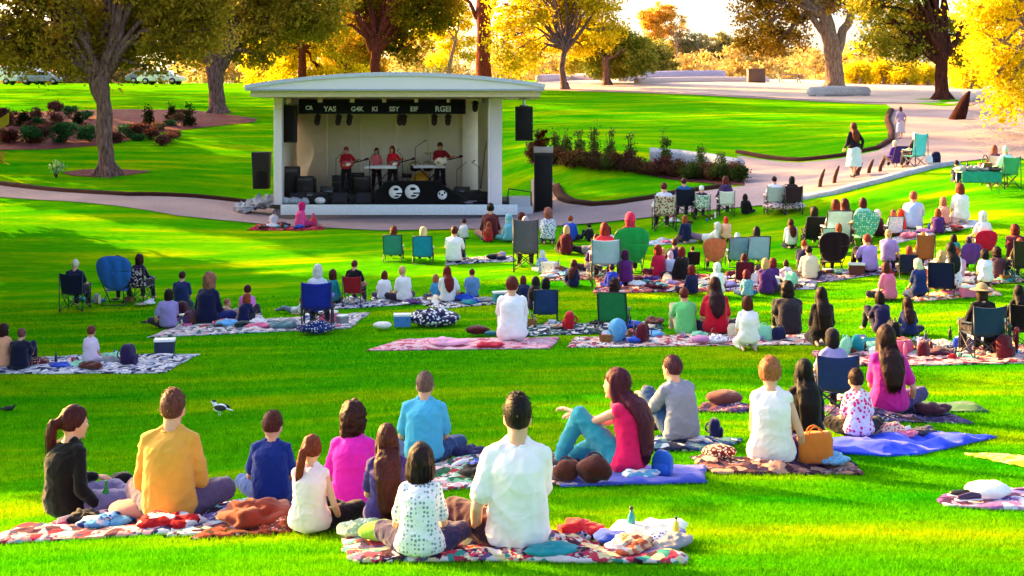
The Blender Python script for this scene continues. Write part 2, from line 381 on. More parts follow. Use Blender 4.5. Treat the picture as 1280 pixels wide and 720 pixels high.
region([(-60,228),(0,232),(80,241),(160,246),(300,254),(345,262),(500,268),(655,266),(664,250),(664,225),(690,222),(694,236),(702,250),(715,256),(740,259),(770,257),(810,251),(850,243),(900,237),(932,233),(928,222),
        (922,195),(960,201),(1000,204),(1050,199),(1098,189),(1116,178),(1117,165),(1112,150),(1118,138),(1108,131),(1040,128),(960,124),(800,116.5),(680,113),(660,112),(660,106),(700,101),(800,99),(900,98),(1000,98),(1100,102),(1200,106),(1290,110),(1290,118),
        (1200,134),(1199,150),(1212,172),(1243,195),(1235,199),(1180,206),(1100,226),(1040,241),(1000,248),(960,257),(900,262),(840,269),(760,278),(700,283),(600,287),(480,289),(400,285),(310,279),(220,270),(160,260),(80,252),(-60,240)],
       .8, .03, 'path', M_path, label='pale lavender grey paved path curving past the stage and uphill')
region([(675,111.5),(800,115),(960,122.5),(1100,129),(1190,131),(1290,117),(1330,100),(1330,96),(1200,99),(1000,95.5),(800,97),(660,100)], 2.2, .06, 'parking_area', M_lot, label='pale sunlit paved area along the top of the hill')
region([(-60,143),(0,142),(75,139),(150,137),(240,138),(322,149),(318,153),(260,159),(200,166),(140,181),(60,187),(-60,189)], .9, .03, 'mulch_bed', M_mulch, relief=.1, label='reddish brown mulch bed planted with low shrubs')
region([(76,216),(105,212.5),(150,212),(190,214.5),(165,219),(120,222),(90,220)], .4, .03, 'mulch_ring', M_mulch, relief=.04, label='bare reddish soil round the foot of the big left tree')
region([(664,190),(700,193),(760,199),(830,206),(900,214),(922,200),(932,232),(880,229),(800,217),(720,208),(664,206)], .5, .03, 'planting_bed', M_mulch, relief=.06, label='dark planting bed under the low hedge')
region([(1194,138),(1197,152),(1209,174),(1238,199),(1300,200),(1340,205),(1340,130),(1230,128)], .7, .04, 'leaf_litter_bank', M_soil, relief=.35, rfreq=.9, label='bank of grey purple leaf litter and dry twigs beside path')
M_edge = speckle(['2a1512','4a2a22','35201c'], 20)  # dark soil tone also paints in the shadow under the lawn edge
ribbon([(-60,227),(0,231),(80,240),(160,245),(300,253),(338,259)], .35, .16, 'shaded_soil_edge', M_edge); 
ribbon([(694,234),(702,248),(715,254),(740,257),(770,255),(810,249),(850,241),(900,235)], .38, .15, 'shaded_soil_edge', M_edge)
ribbon([(922,191),(960,198),(1000,201),(1050,196),(1098,186),(1114,176),(1114,165),(1109,150),(1114,138)], .3, .15, 'shaded_soil_edge', M_edge)
for o in SC.objects:
    if o.name.startswith('shaded_soil_edge'): tag(o, 'raised soil edge of the lawn along the path, its shadow painted in', kind='structure')
M_stone = speckle(['7d8290','b5bac6','d5d8e0'], 12, bump=.8, dist=.04)
tag(ribbon([(998,249),(1040,242),(1100,227),(1140,216),(1180,207),(1192,205)], .45, .12, 'path_kerb', M_stone), 'rough white stone kerb along the lower edge of the path', kind='structure')
# ------------------------------------------------------------------ foliage
def leaves_np(blobs, n, size, seed, clump=.5, hole=.0):
    """leaf faces in clumps through the given ellipsoids [(center, radii)]"""
    r = np.random.default_rng(seed); vol = np.array([b[1][0]*b[1][1]*b[1][2] for b in blobs])**.8; vol /= vol.sum(); Cs=[]
    for (c, rad), w in zip(blobs, vol):
        k = max(3, int(n*w/34)); d = r.normal(size=(k,3)); d /= np.linalg.norm(d,axis=1)[:,None]; rr = r.uniform(.25,1,size=(k,1))**.45
        p = d*rr*np.array(rad)+np.array(c); 
        m = np.full(k, int(n*w/k)); 
        m = (m*r.uniform(.4,1.6,size=k)).astype(int)
        base = np.repeat(p, m, axis=0); q = base + r.normal(size=base.shape)*np.array([clump,clump,clump*.62])*.55
        Cs.append(q)
    C_ = np.concatenate(Cs); k = len(C_)
    a = r.normal(size=(k,3)); a /= np.linalg.norm(a,axis=1)[:,None]; b = r.normal(size=(k,3)); b -= (b*a).sum(1)[:,None]*a; b /= np.linalg.norm(b,axis=1)[:,None]
    s = size*r.uniform(.6,1.35,size=(k,1)); c = np.cross(a,b)*.12*s
    V = np.stack([C_-a*s*.5, C_+b*s*.28+c, C_+a*s*.5, C_-b*s*.28+c],1).reshape(-1,3)
    return V, np.arange(4*k).reshape(-1,4)
def add_leaves(name, blobs, n, size, mat, parent, seed, clump=.5):
    V,F = leaves_np(blobs, n, size, seed, clump); me = npmesh(name, V, F); o = bpy.data.objects.new(name, me); COL.objects.link(o); me.materials.append(mat); o.parent = parent; return o
def wob(P, r, amp):
    Q=[P[0]]
    for i in range(1,len(P)):
        a=P[i-1];b=P[i]
        for t in (.33,.67,1): Q.append(a.lerp(b,t)+Vector((r.uniform(-1,1),r.uniform(-1,1),0))*amp*(1 if t<1 else .2))
    return Q
def tree(name, base, trunk, limbs, crown, leafcols, bark, n, size, label, seed=0, trans=.45, clump=.6, group='trees around the park lawn'):
    """base,trunk,limbs in photo pixels at the tree's own distance; crown: (px,py,rx,ry[,dy]) """
    b = hit(*base); d = b.y; r = random.Random(seed)
    def W(px,py,dy=0): return Vector(((px-640)/FW*d, dy, (HY-py)/FW*d)) - Vector((b.x,0,b.z))
    e = empty(name, b); tag(e, label, 'tree', group)
    w = trunk[0][2]/FW*d/2
    g = G(); pts=[W(p[0],p[1],p[3] if len(p)>3 else 0) for p in trunk]; rad=[p[2]/FW*d/2 for p in trunk]
    pts[0].z -= .4
    Q = wob(pts, r, w*.12); rr = np.interp(np.linspace(0,1,len(Q)), np.linspace(0,1,len(rad)), rad); rr[0]*=1.45
    Q.insert(1, Q[0].lerp(Q[1],.0)+Vector((0,0,.5))); rr = np.insert(rr,1,rr[0]*.84)
    g.limb(Q, rr, 14)
    for i in range(5):   # root flare
        a = i*1.256+r.uniform(-.3,.3); g.limb([Vector((math.cos(a)*w*.5,math.sin(a)*w*.5,.5)), Vector((math.cos(a)*w*1.2,math.sin(a)*w*1.2,.08)), Vector((math.cos(a)*w*1.9,math.sin(a)*w*1.9,-.2))],[w*.4,w*.34,w*.2],8)
    me = g.mesh('trunk')
    for v in me.vertices: v.co += v.normal*(noise.noise(Vector((v.co.x*2.5,v.co.y*2.5,v.co.z*.7+seed)))*w*.22)
    obj('trunk', me, bark, e)
    gb = G(); nl=0
    for L in limbs:
        P=[W(p[0],p[1],p[3] if len(p)>3 else 0) for p in L]; rd=[p[2]/FW*d/2 for p in L]; Q=wob(P,r,w*.25); obj('limb', G().limb(Q, np.interp(np.linspace(0,1,len(Q)),np.linspace(0,1,len(rd)),rd), 9), bark, e)
    blobs=[]
    for c in crown:
        cx,cy,rx,ry = c[:4]; dy = c[4] if len(c)>4 else (r.uniform(-.8,.8)*rx/FW*d*.7 if abs(cx-trunk[-1][0])>40 else r.uniform(.6,2.2)*rx/FW*d)
        ctr = W(cx,cy,dy); rad_ = (rx/FW*d, rx/FW*d*.8, ry/FW*d); blobs.append((tuple(ctr), rad_))
        if rx > 14:   # branch feeding the blob
            top = Q[-1] if False else pts[-1]; mid = top.lerp(ctr,.45)+Vector((0,0,.22*abs(ctr.x-top.x)+.3))
            gb.limb(wob([top, mid, ctr],r,.25), np.linspace(rad[-1]*.55, .04, 7), 7)
            for k in range(5):
                q = ctr+Vector((r.uniform(-1,1)*rad_[0],r.uniform(-1,1)*rad_[1],r.uniform(-.8,.8)*rad_[2]))*.8
                gb.limb(wob([mid.lerp(ctr,r.uniform(.3,1)), q],r,.15), np.linspace(.07,.015,4), 5)
    if gb.v: obj('branch', gb, bark, e)
    add_leaves('crown', blobs, n, size, leaf_mat(leafcols, trans), e, seed, clump)
    return e
BK_red = bark_mat('2a120e','6a3c30'); BK_grey = bark_mat('452c2c','9a7a74'); BK_pale = bark_mat('6a4c42','b89c88'); BK_rust = bark_mat('4a1a14','96463a')
OL = ['5c4410','8c7a1c','b09a2c','c8a83c','e0a848']     # olive brown crown in shade
OLG = ['44541a','6a7c22','8c9430','b0a840']
YE = ['a8940e','dcc418','f4e024','fcee56']
YG = ['5a6410','8c8a14','c4a416','eec22a']
def bl(x0,x1,y0,y1,n,seed,rmin=26,rmax=48,asp=.7):
    r = random.Random(seed); return [(r.uniform(x0,x1), r.uniform(y0,y1), *(lambda q:(q,q*asp))(r.uniform(rmin,rmax))) for _ in range(n)]
tree('sycamore_tree',(134,219),[(134,219,25),(131,175,19),(130,135,17),(126,100,18)],
  [[(128,130,13),(112,80,11),(97,40,8),(85,-20,5)],[(128,115,14),(141,70,11),(150,20,9),(160,-60,5)],[(120,95,7),(160,55,6),(210,20,4)]],
  bl(-60,70,-90,62,16,1)+bl(60,250,-120,52,26,2,30,52)+[(28,62,46,24),(78,70,40,22),(165,66,36,18),(215,60,40,22),(40,84,20,9),(100,88,22,8),(180,84,15,8),(18,92,9,7),(60,96,7,6),(84,94,8,6),(150,97,8,7),(205,90,10,8),(232,86,9,8),(120,104,5,6)], OL, BK_grey, 85000, .19,
  'broad sycamore with forked leaning trunk in a ring of bare soil', 11, .62)
tree('oak_tree',(272,141),[(272,141,21),(271,115,18),(268,88,22)],[[(268,95,14),(250,40,10),(235,-20,6)],[(270,95,14),(300,40,11),(320,-30,7)]],
  bl(215,400,-110,30,24,3,34,55)+[(240,62,30,22),(300,58,34,24),(345,40,40,30),(385,20,30,30),(270,50,40,26),(330,72,16,14)], OL, BK_grey, 64000, .25,
  'large oak with single grey trunk at the end of the mulch bed', 12, .62)
tree('elm_tree',(474,120),[(474,125,16),(470,90,13),(470,60,12)],[[(470,70,9),(500,30,7),(540,2,6),(570,-20,4)],[(470,70,9),(450,30,7),(430,-10,5)]],
  bl(410,545,-120,45,22,4,28,46)+[(440,62,26,18),(505,60,24,20),(480,40,34,24),(400,40,22,26)], ['4a3c0c','6e6a16','94801c','c09020','e0a820'], BK_rust, 52000, .26,
  'olive gold elm behind the middle of the bandshell roof', 13, .6)
tree('golden_tree',(380,112),[(380,116,12),(378,90,10),(378,60,9)],[], bl(325,430,-40,70,14,5,22,36)+[(350,92,30,14),(395,92,26,16),(440,92,26,14),(320,98,16,10)], YE, BK_rust, 34000, .25,
  'bright golden tree glowing behind the left half of the bandshell roof', 14, .6)
tree('pine_tree',(604,105),[(604,110,21),(604,70,18),(604,20,18),(604,-60,15),(605,-160,10)],[[(604,40,7),(590,10,5),(575,-10,3)],[(604,30,6),(620,0,5),(650,-30,3)]],
  bl(560,650,-200,-60,12,6,26,42), OLG, BK_rust, 12000, .3, 'tall straight red trunked pine rising behind the bandshell', 15)
tree('locust_tree',(560,104),[(560,106,6),(562,80,5),(570,50,4)],[], [(562,52,16,20),(548,30,16,22),(575,20,18,18),(585,60,12,16),(560,-6,24,18),(545,75,14,8)], YE, BK_pale, 10000, .25, 'thin golden tree just left of the tall red pine trunk', 16, .6)
tree('maple_tree',(706,112),[(706,112,9),(702,85,7.5),(706,62,7)],[[(706,66,5),(690,40,4),(670,20,3)],[(706,66,5),(725,40,4),(745,10,3)]],
  bl(655,775,-90,40,22,7,26,40)+[(650,60,26,26),(690,45,30,22),(730,52,30,18),(640,85,16,12),(665,78,16,12),(760,40,20,24),(625,50,18,34),(628,5,22,30)], ['8a8a10']+YE, BK_grey, 52000, .25,
  'bright yellow maple with slender leaning trunk right of the bandshell', 17, .6)
tree('olive_tree',(759,107),[(759,107,10),(758,90,9),(757,75,8)],[], [(765,55,32,26),(790,62,28,20),(745,66,24,20),(800,78,20,14),(740,40,22,20),(770,84,34,10),(715,82,14,8)], ['586820','7c8c30','a0a03c','c0b048'], BK_grey, 26000, .26,
  'rounded dull green tree beside the yellow maple', 18)
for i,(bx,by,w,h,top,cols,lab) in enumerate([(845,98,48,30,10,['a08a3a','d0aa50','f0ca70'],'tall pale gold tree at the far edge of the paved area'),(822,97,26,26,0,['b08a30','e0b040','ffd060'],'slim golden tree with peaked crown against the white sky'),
    (880,98,46,24,42,['7a7c4c','9a9868','c0b078'],'haze-tinted grey green tree far beyond the paved area'),(925,98,40,22,46,['98904c','b8a868','dcc078'],'haze-tinted tan tree left of the dark leaning oak'),
    (905,97,30,20,36,['686c40','8c8c58','a8a068'],'haze-tinted sage tree in the far tree row'),(985,98,52,22,56,['9a9450','c0b060','e8cc70'],'pale haze-tinted tree seen under the dark oak crown'),
    (690,98,60,14,78,['6a4a28','8e6a34','b8903c'],'low brown bush row behind the yellow maple'),(520,98,60,24,54,['7c7a50','a09468','c0a878'],'haze-tinted grey tree between locust and pine trunks')]):
    tree('far_tree',(bx,by),[(bx,by,5),(bx,by-18,4),(bx+1,(by+top)/2,3)],[], bl(bx-w*.6,bx+w*.6,top+10,by-9,12,30+i,w*.28,w*.45,.8)+[(bx,top+14,w*.3,h*.6)], cols, BK_pale, 11000, .36, lab, 30+i, .5, group='pale trees far beyond the lawn')  # distance haze is mixed into the greyed leaf colours of this row
tree('oak_tree',(1042,113),[(1044,113,24),(1042,80,22),(1040,55,21),(1032,20,14)],[[(1044,75,13),(1052,45,12),(1062,22,10),(1072,-30,6)],[(1038,50,10),(1010,10,7),(980,-20,5)]],
  bl(935,1100,-120,10,24,8,30,48)+[(945,40,30,26),(975,48,26,20),(935,15,22,26),(990,35,28,24),(1010,52,14,10),(965,62,16,8),(1028,8,16,10,-3)], ['3e2a0c','6a5014','947424','c89c28','f0bc28'], BK_pale, 60000, .25,
  'dark leaning oak with thick pale forked trunk on the paved area', 19)
tree('ash_tree',(1178,125),[(1178,125,19),(1176,95,17),(1177,70,15)],[[(1177,80,10),(1140,50,7),(1110,20,5)],[(1177,80,9),(1200,40,7),(1230,0,5)]],
  bl(1075,1215,-110,40,26,9,28,46)+[(1095,55,24,16),(1130,60,28,14),(1170,55,34,18),(1215,66,20,14),(1100,30,26,26),(1080,5,20,30),(1145,75,16,6)], ['56601a','7c8224','a09c30','b8a438','d8b440'], BK_red, 62000, .23,
  'dense olive green ash with dark trunk on its grass island', 20, .6)
tree('yellow_poplar',(1330,176),[(1330,176,16),(1325,120,13),(1310,60,11)],[[(1312,80,7),(1270,60,5),(1230,40,3)]],
  bl(1240,1400,-90,90,30,10,26,40)+[(1240,30,32,26),(1225,5,24,20),(1255,70,28,24),(1262,110,28,22),(1245,95,18,22),(1275,135,22,14),(1232,60,16,14),(1218,100,7,5),(1258,150,12,6),(1285,90,30,30)], YE, BK_pale, 36000, .2,
  'bright yellow leaning tree reaching in over the path at right', 21, .6)
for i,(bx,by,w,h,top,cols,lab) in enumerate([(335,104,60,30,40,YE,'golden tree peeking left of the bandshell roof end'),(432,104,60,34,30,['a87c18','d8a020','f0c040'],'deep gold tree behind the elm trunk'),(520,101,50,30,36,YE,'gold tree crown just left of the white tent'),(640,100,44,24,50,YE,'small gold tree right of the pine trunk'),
    (662,99,50,24,20,['b08a10','e0b020','ffd83a'],'second gold tree behind the yellow maple'),(790,99,60,28,56,['6a7430','8c9040','b0a450'],'sage green tree behind the rounded dull tree'),(855,98,60,22,62,['8a8450','b0a060','d0b870'],'low haze-tinted tree in the gap right of the dull tree'),(955,98,50,24,56,['b09040','d8b858','f0d080'],'low pale gold tree left of the forked oak'),
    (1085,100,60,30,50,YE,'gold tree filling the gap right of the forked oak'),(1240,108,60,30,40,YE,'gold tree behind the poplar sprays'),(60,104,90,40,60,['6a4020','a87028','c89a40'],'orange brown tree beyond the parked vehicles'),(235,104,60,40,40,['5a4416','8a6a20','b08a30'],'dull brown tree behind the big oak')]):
    tree('far_tree',(bx,by),[(bx,by,5),(bx,by-18,4),(bx+1,(by+top)/2,3)],[], bl(bx-w*.6,bx+w*.6,top,by-8,14,730+i,w*.28,w*.42,.8), cols, BK_rust, 13000, .34, lab, 730+i, .55, group='pale trees far beyond the lawn')  # the haze-tinted tree carries distance haze in its leaf colours
for i,(bx,by,w) in enumerate([(1075,106,22),(1105,106,24),(1135,107,22),(1160,107,16),(1215,112,20)]):
    tree('golden_bush',(bx,by),[(bx,by,3),(bx,by-8,2)],[], [(bx,by-14,w*.7,10),(bx-w*.4,by-10,w*.4,8),(bx+w*.4,by-9,w*.45,8),(bx+3,by-22,w*.45,8)], YE, BK_pale, 3500, .26,
      ['golden bush just right of the pale forked oak trunk','second golden bush right of the pale oak trunk','middle golden bush under the green ash crown','small golden bush beside the dark ash trunk','golden bush behind the leaning dark stump'][i], 60+i, .6, group='golden bushes under the ash')
for i,(bx,by,w,top) in enumerate([(20,104,34,84),(75,104,30,88),(160,104,40,84),(215,104,34,82),(255,104,26,86),(330,103,24,84),(110,104,26,90)]):
    tree('far_bush',(bx,by),[(bx,by,3),(bx,by-6,2)],[], [(bx,(by+top)/2,w*.6,10),(bx-w*.5,by-8,w*.4,7),(bx+w*.5,by-8,w*.4,8)], ['5a3a28','8a6a4a','c0a880','e0d8c8'], BK_red, 2200, .34,
      ['brown bush','tan bush','wide bush','pale bush','dry bush','low golden brown bush','small brown bush'][i]+' on the ridge '+['at the far left','right of the parked white van','beyond the sycamore trunk','between sycamore and oak','left of the oak trunk','right of the oak trunk','just left of the sycamore limbs'][i], 80+i, .5, group='bushes along the far ridge')
# unseen trees added beyond the left edge to shade the lawn in stripes
SH=[]
for c_,s_,h_ in [(7.6,-20,5.5),(9.2,-24,6),(11.2,-27,7),(13.6,-31,8),(16.0,-35,9.5),(18.4,-39,10),(20.6,-44,11),(9.8,-33,9),(14.8,-42,12),(19.6,-52,13),(28.5,-61,13),(32,-65,14),(35,-70,15),(39,-78,17),(43,-85,20),(48,-93,24),(53,-101,26),(58,-111,27),(63,-120,28)]:
    SH.append((c_*.62+.78*s_, c_*.78-.62*s_, h_))
for i,(x,y,h) in enumerate(SH):
    z = H(x,y); e = empty('sycamore_tree',(x,y,z)); tag(e,'unseen olive tree added beyond the left edge to shade the lawn','tree','unseen shade trees added left of the view')
    e['label'] = 'unseen olive brown tree added beyond the left edge to shade the lawn'
    obj('trunk', G().limb([(0,0,-.3),(.1,0,3),(.3,.2,h*.6)],[.45,.32,.18],10), BK_grey, e)
    r = random.Random(i); add_leaves('crown', [((r.uniform(-1,1)*h*.16,r.uniform(-1,1)*h*.16,h*(.22+.74*q/12)),(max(1.4,h*.15),max(1.4,h*.15),h*.09)) for q in range(13)], 8000, .42, leaf_mat(OL,.45), e, 200+i, .7)

tl=[]; rr_=random.Random(44)
for k in range(150):
    px_=rr_.uniform(-120,1420); 
    if px_<240 and rr_.random()<.55: continue
    d_=rr_.uniform(165,215); hgt=rr_.uniform(2.2,4.5)+(3.5*max(0,noise.noise(Vector((px_*.012,3,0)))+.25)); x_=(px_-640)/FW*d_
    for q in range(3): tl.append(((x_+rr_.uniform(-2,2),d_,4.2+hgt*(.2+.35*q)),(3.2,2.5,hgt*.26)))
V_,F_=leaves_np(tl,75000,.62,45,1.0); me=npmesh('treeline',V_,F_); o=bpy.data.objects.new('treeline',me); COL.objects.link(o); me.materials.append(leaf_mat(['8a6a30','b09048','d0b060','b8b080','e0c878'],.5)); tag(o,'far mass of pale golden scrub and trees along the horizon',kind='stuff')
# ------------------------------------------------------------------ shrubs, hedge
def shrub(name, p, w, h, cols, n, size, label, seed, group, cone=False, trans=.3):
    e = empty(name, p); tag(e, label, 'shrub', group); r = random.Random(seed)
    g = G()
    for k in range(5): a=r.uniform(0,6.28); g.limb([(0,0,-.05),(math.cos(a)*w*.2,math.sin(a)*w*.2,h*.4),(math.cos(a)*w*.34,math.sin(a)*w*.34,h*.85)],[.03,.02,.008],5)
    obj('stem', g, BK_red, e)
    if cone: blobs=[((r.uniform(-.05,.05),0,h*t),(w*.5*(1.05-t),w*.5*(1.05-t),h*.16)) for t in (.15,.35,.55,.75,.92)]
    else: blobs=[((r.uniform(-.3,.3)*w,r.uniform(-.3,.3)*w,h*r.uniform(.35,.7)),(w*.3,w*.3,h*.3)) for _ in range(6)]
    add_leaves('foliage', blobs, n, size, leaf_mat(cols, trans), e, seed, .18); return e
GR=['1c3a24','2c5a34','447848','6a9058']; RD=['3e2420','5e3632','74504a','4c3a2c']; DK=['14200f','243018','3a4020']
bed=[(10,180,20,16,RD,'reddish shrub at the left end of the mulch bed'),(35,180,22,18,GR,'leafy green shrub near the left end of the mulch bed'),(30,158,14,14,DK,'dark bush behind the leafy green shrub'),(78,180,30,22,GR,'largest leafy green shrub in the mulch bed'),
 (44,152,12,14,RD,'small maroon shrub at the upper edge of the mulch bed'),(68,158,12,14,RD,'round maroon shrub behind the largest green shrub'),(97,156,9,14,DK,'narrow dark shrub left of the sycamore trunk'),(113,178,22,18,GR,'grey green shrub touching the sycamore trunk'),(106,173,14,14,RD,'dark red shrub beside the sycamore trunk'),
 (161,172,16,13,GR,'bright green low shrub right of the sycamore trunk'),(176,172,20,14,RD,'mauve red twiggy shrub right of the bright green one'),(185,156,11,20,DK,'dark upright shrub in the middle of the bed'),(214,150,8,16,DK,'thin upright shrub between two darker shrubs'),(237,158,13,22,DK,'tall dark column shrub near the oak'),(8,160,18,24,RD,'tall dark red shrub at the far left edge'),(72,140,14,10,RD,'low dark bush on the top edge of the bed'),(140,178,14,10,RD,'small red bush behind the sycamore trunk'),(55,172,16,12,RD,'low red shrub between two green shrubs')]
for i,(px,py,w,h,c,l) in enumerate(bed):
    p=hit(px,py); k=p.y/FW; shrub('garden_shrub', p, w*k*1.35, h*k*1.3, c, 2200 if w>13 else 1200, .11, l, 300+i, 'shrubs in the mulch bed', cone=(c is DK))
r=random.Random(15)
for i in range(26):
    px=r.uniform(-10,235); py=r.uniform(146,182)
    if 118<px<150: continue
    p=hit(px,py); k=p.y/FW; w_=r.uniform(10,20); shrub('garden_shrub', p, w_*k, w_*r.uniform(.6,.95)*k, r.choice([RD,RD,GR,['5a4030','7a5a44','8a7a5a']]), 900, .10, 'low mixed shrub filling the mulch bed between the bigger ones', 620+i, 'small filler shrubs in the mulch bed')
r = random.Random(5); px = 668; i = 0
pos = ['beside the black speaker column','a short way right of the speaker column']
while px < 932:
    t=(px-668)/262; py=203+t*27+r.uniform(-1,1); p=hit(px,py); k=p.y/FW; wv=r.uniform(16,26)
    shrub('hedge_shrub', p, wv*k, r.uniform(15,27)*k, r.choice([RD,['4a3020','6a4a30','8a6a48'],['2e3c1c','4a5a2a','6a6a34'],['5a2a24','7a5040','3a4a20']]), 1500, .085,
          'low reddish brown bush in the hedge row behind the small lawn', 400+i, 'bushes of the low hedge row'); px += r.uniform(9,13); i += 1
for i,(px,top) in enumerate([(672,160),(694,158),(708,161),(724,160),(742,150),(763,162),(788,163),(831,162),(876,182),(902,190)]):
    t=(px-668)/262; p=hit(px,200+t*25); k=p.y/FW
    shrub('conical_shrub', p, 10*k, (200+t*25-top)*k, ['3a4a20','54702c','7c8a44'], 1300, .10, 'slim dark green pointed shrub rising out of the hedge, '+['behind the speaker column','first right of the column','second right of the column','third right of the column','tallest of the row','fifth right of the column','sixth right of the column','above the low stone wall','second from the right end','at the right end'][i], 500+i, 'pointed shrubs above the hedge', cone=True)
g=G(); pts=[(812,212),(850,215),(890,221),(925,228)]
wl = ribbon([(812,207),(850,210),(890,215),(926,222)], .4, .75, 'stone_wall', M_stone, step=.4); tag(wl,'low pale stone retaining wall behind the hedge','wall')
pl = shrub('young_rose', hit(70,222), .6, .75, ['2a6a30','4a9a4a','e8f0e0'], 500, .07, 'young plant with white flowers staked on the left lawn', 551, None)
obj('stake', G().limb([(-.05,0,0),(.22,0,.55)],[.025,.02],6), flat('d8d4cc'), pl)
# grass island, log, stump
isl = region([(1133,127),(1150,131),(1180,133.5),(1199,132),(1200,126),(1180,124),(1150,124.5)], 1, .06, 'grass_island', bpy.data.materials['lawn_grass'], label='small grass island round the foot of the ash tree')
p = hit(1048,121); lg = empty('stone_bench', p); tag(lg,'long rounded pale blue stone bench under the pale oak','bench')
k=p.y/FW; g=G().limb([(-34*k,0,.35),(-10*k,0,.38),(34*k,0,.36)],[.33,.38,.36],14); obj('slab', g, M_stone, lg)
for s in (-1,1): obj('foot', G().box((s*24*k,0,-.02),(.6,.6,.3)), M_stone, lg, bevel=.03)
p = hit(1203,150); k=p.y/FW
g=G().limb([(-8*k,0,-.2),(-2*k,0,.5),(4*k,0,1.05),(9*k,.1,1.45)],[.42,.36,.22,.05],9); me=g.mesh('tree_stump')
for v in me.vertices: v.co += v.normal*noise.noise(v.co*3)*.12
tag(obj('tree_stump', me, bark_mat('1e0c0a','4a221c'), loc=p), 'leaning split dark red stump between path and leaf litter','stump')
# ------------------------------------------------------------------ far things on the ridge
def vehicle(px,py,wpx,col,label,kind='car',yaw=0):
    p=hit(px,py); L=4.4 if kind=='car' else 5.2; e=empty('parked_'+kind,p,yaw); tag(e,label,kind,'vehicles parked on the ridge'); h=1.45 if kind=='car' else 2.0
    prof=[(-.5,.25),(-.5,.55),(-.42,.62),(-.28,.95),(.2,.97),(.34,.62),(.49,.55),(.5,.25)] if kind=='car' else [(-.5,.2),(-.5,.92),(-.46,.99),(.25,.99),(.38,.6),(.5,.52),(.5,.2)]
    rings=[[Vector((x*L,y,z*h)) for x,z in prof] for y in (-.85,-.8,.8,.85)]; rings[0]=[Vector((q.x*.98,q.y,.3*h+(q.z-.3*h)*.95)) for q in rings[0]]; rings[3]=[Vector((q.x*.98,q.y,.3*h+(q.z-.3*h)*.95)) for q in rings[3]]
    obj('body', G().loft(rings), flat(col,.3,bump=0), e, bevel=.05)
    gw=G().box((-.04*L,0,.79*h),(.5*L,1.72,.22*h)) ; obj('window', gw, flat('1a2028',.1,bump=0), e, bevel=.02)
    for sx in (-.3,.32):
        for sy in (-1,1):
            wv=obj('wheel', G().cyl((sx*L,sy*.72,.33),(sx*L,sy*.9,.33),.33,n=16), flat('151515',.8), e); obj('rim', G().cyl((sx*L,sy*.88,.33),(sx*L,sy*.91,.33),.18,n=12), flat('b0b0b0',.3,.8), wv)
    for sy in (-1,1): obj('headlight', G().ell((.485*L,sy*.6,.47*h),(.06,.14,.09)), flat('f0f0e8',.1,bump=0), e)
vehicle(30,106,40,'e8eef8','white van parked on the ridge at the far left','van')
vehicle(50,106,40,'8a98b8','blue grey car parked beside the white van','car',.2)
vehicle(185,105,40,'7480a8','dull blue car parked on the ridge right of the sycamore','car',.1)
vehicle(202,106,40,'e4e8f0','white car parked on the ridge beside the dull blue car','car',-.1)
for i,(a,b,h_) in enumerate([((672,103),(752,101),.7),((775,103),(905,99),.9),((795,105),(960,103),.5)]):
    tag(ribbon([a,((a[0]+b[0])/2,(a[1]+b[1])/2-1),b], .5, h_, 'low_wall', flat(['c9b8c4','b0a6c0','d8c8c4'][i],.8)), ['low pink grey wall behind the yellow maple trunk','longer lavender wall across the far paved area','lowest pale wall nearest the lawn on the ridge'][i],'wall')
p=hit(987,104); e=empty('picnic_table',p); tag(e,'grey wooden picnic table on the far paved area','table')
obj('table_top', G().box((0,0,.75),(2.2,.8,.06)), flat('8e8a8c'), e)
for s in (-1,1):
    obj('seat', G().box((0,s*.7,.45),(2.2,.28,.05)), flat('8e8a8c'), e); obj('leg', G().limb([(s*.8,-.7,0),(s*.8,0,.75)],[.05,.05],6).limb([(s*.8,.7,0),(s*.8,0,.75)],[.05,.05],6).cyl((s*.8,-.7,.42),(s*.8,.7,.42),.04), flat('6e6a6c'), e)
p=hit(945,104); e=empty('utility_cabinet',p); tag(e,'dull brown square utility cabinet under the far trees','cabinet'); obj('cabinet_body', G().box((0,0,.6),(1.5,.8,1.2)), flat('6a5248'), e, bevel=.04); obj('cabinet_lid', G().box((0,0,1.24),(1.6,.9,.08)), flat('7a6258'), e, bevel=.02); obj('cabinet_door', G().box((0,-.42,.6),(1.2,.04,.95)), flat('5e483e'), e, bevel=.01)
p=hit(525,101); e=empty('white_tent',p); tag(e,'white peaked tent showing just above the bandshell roof','tent')
g=G(); g.add([(-2.6,-2,2.2),(2.6,-2,2.2),(2.6,2,2.2),(-2.6,2,2.2),(-.3,0,3.5),(-2.6,-2,2.1),(2.6,-2,2.1),(2.6,2,2.1),(-2.6,2,2.1)],[(0,1,4),(1,2,4),(2,3,4),(3,0,4),(5,6,1,0),(6,7,2,1),(7,8,3,2),(8,5,0,3),(8,7,6,5)]); obj('tent_roof', g, cloth('f2efe8'), e, smooth=False)
for sx in (-1,1):
    for sy in (-1,1): obj('pole', G().cyl((sx*2.5,sy*1.9,0),(sx*2.5,sy*1.9,2.2),.04), flat('cccccc'), e)

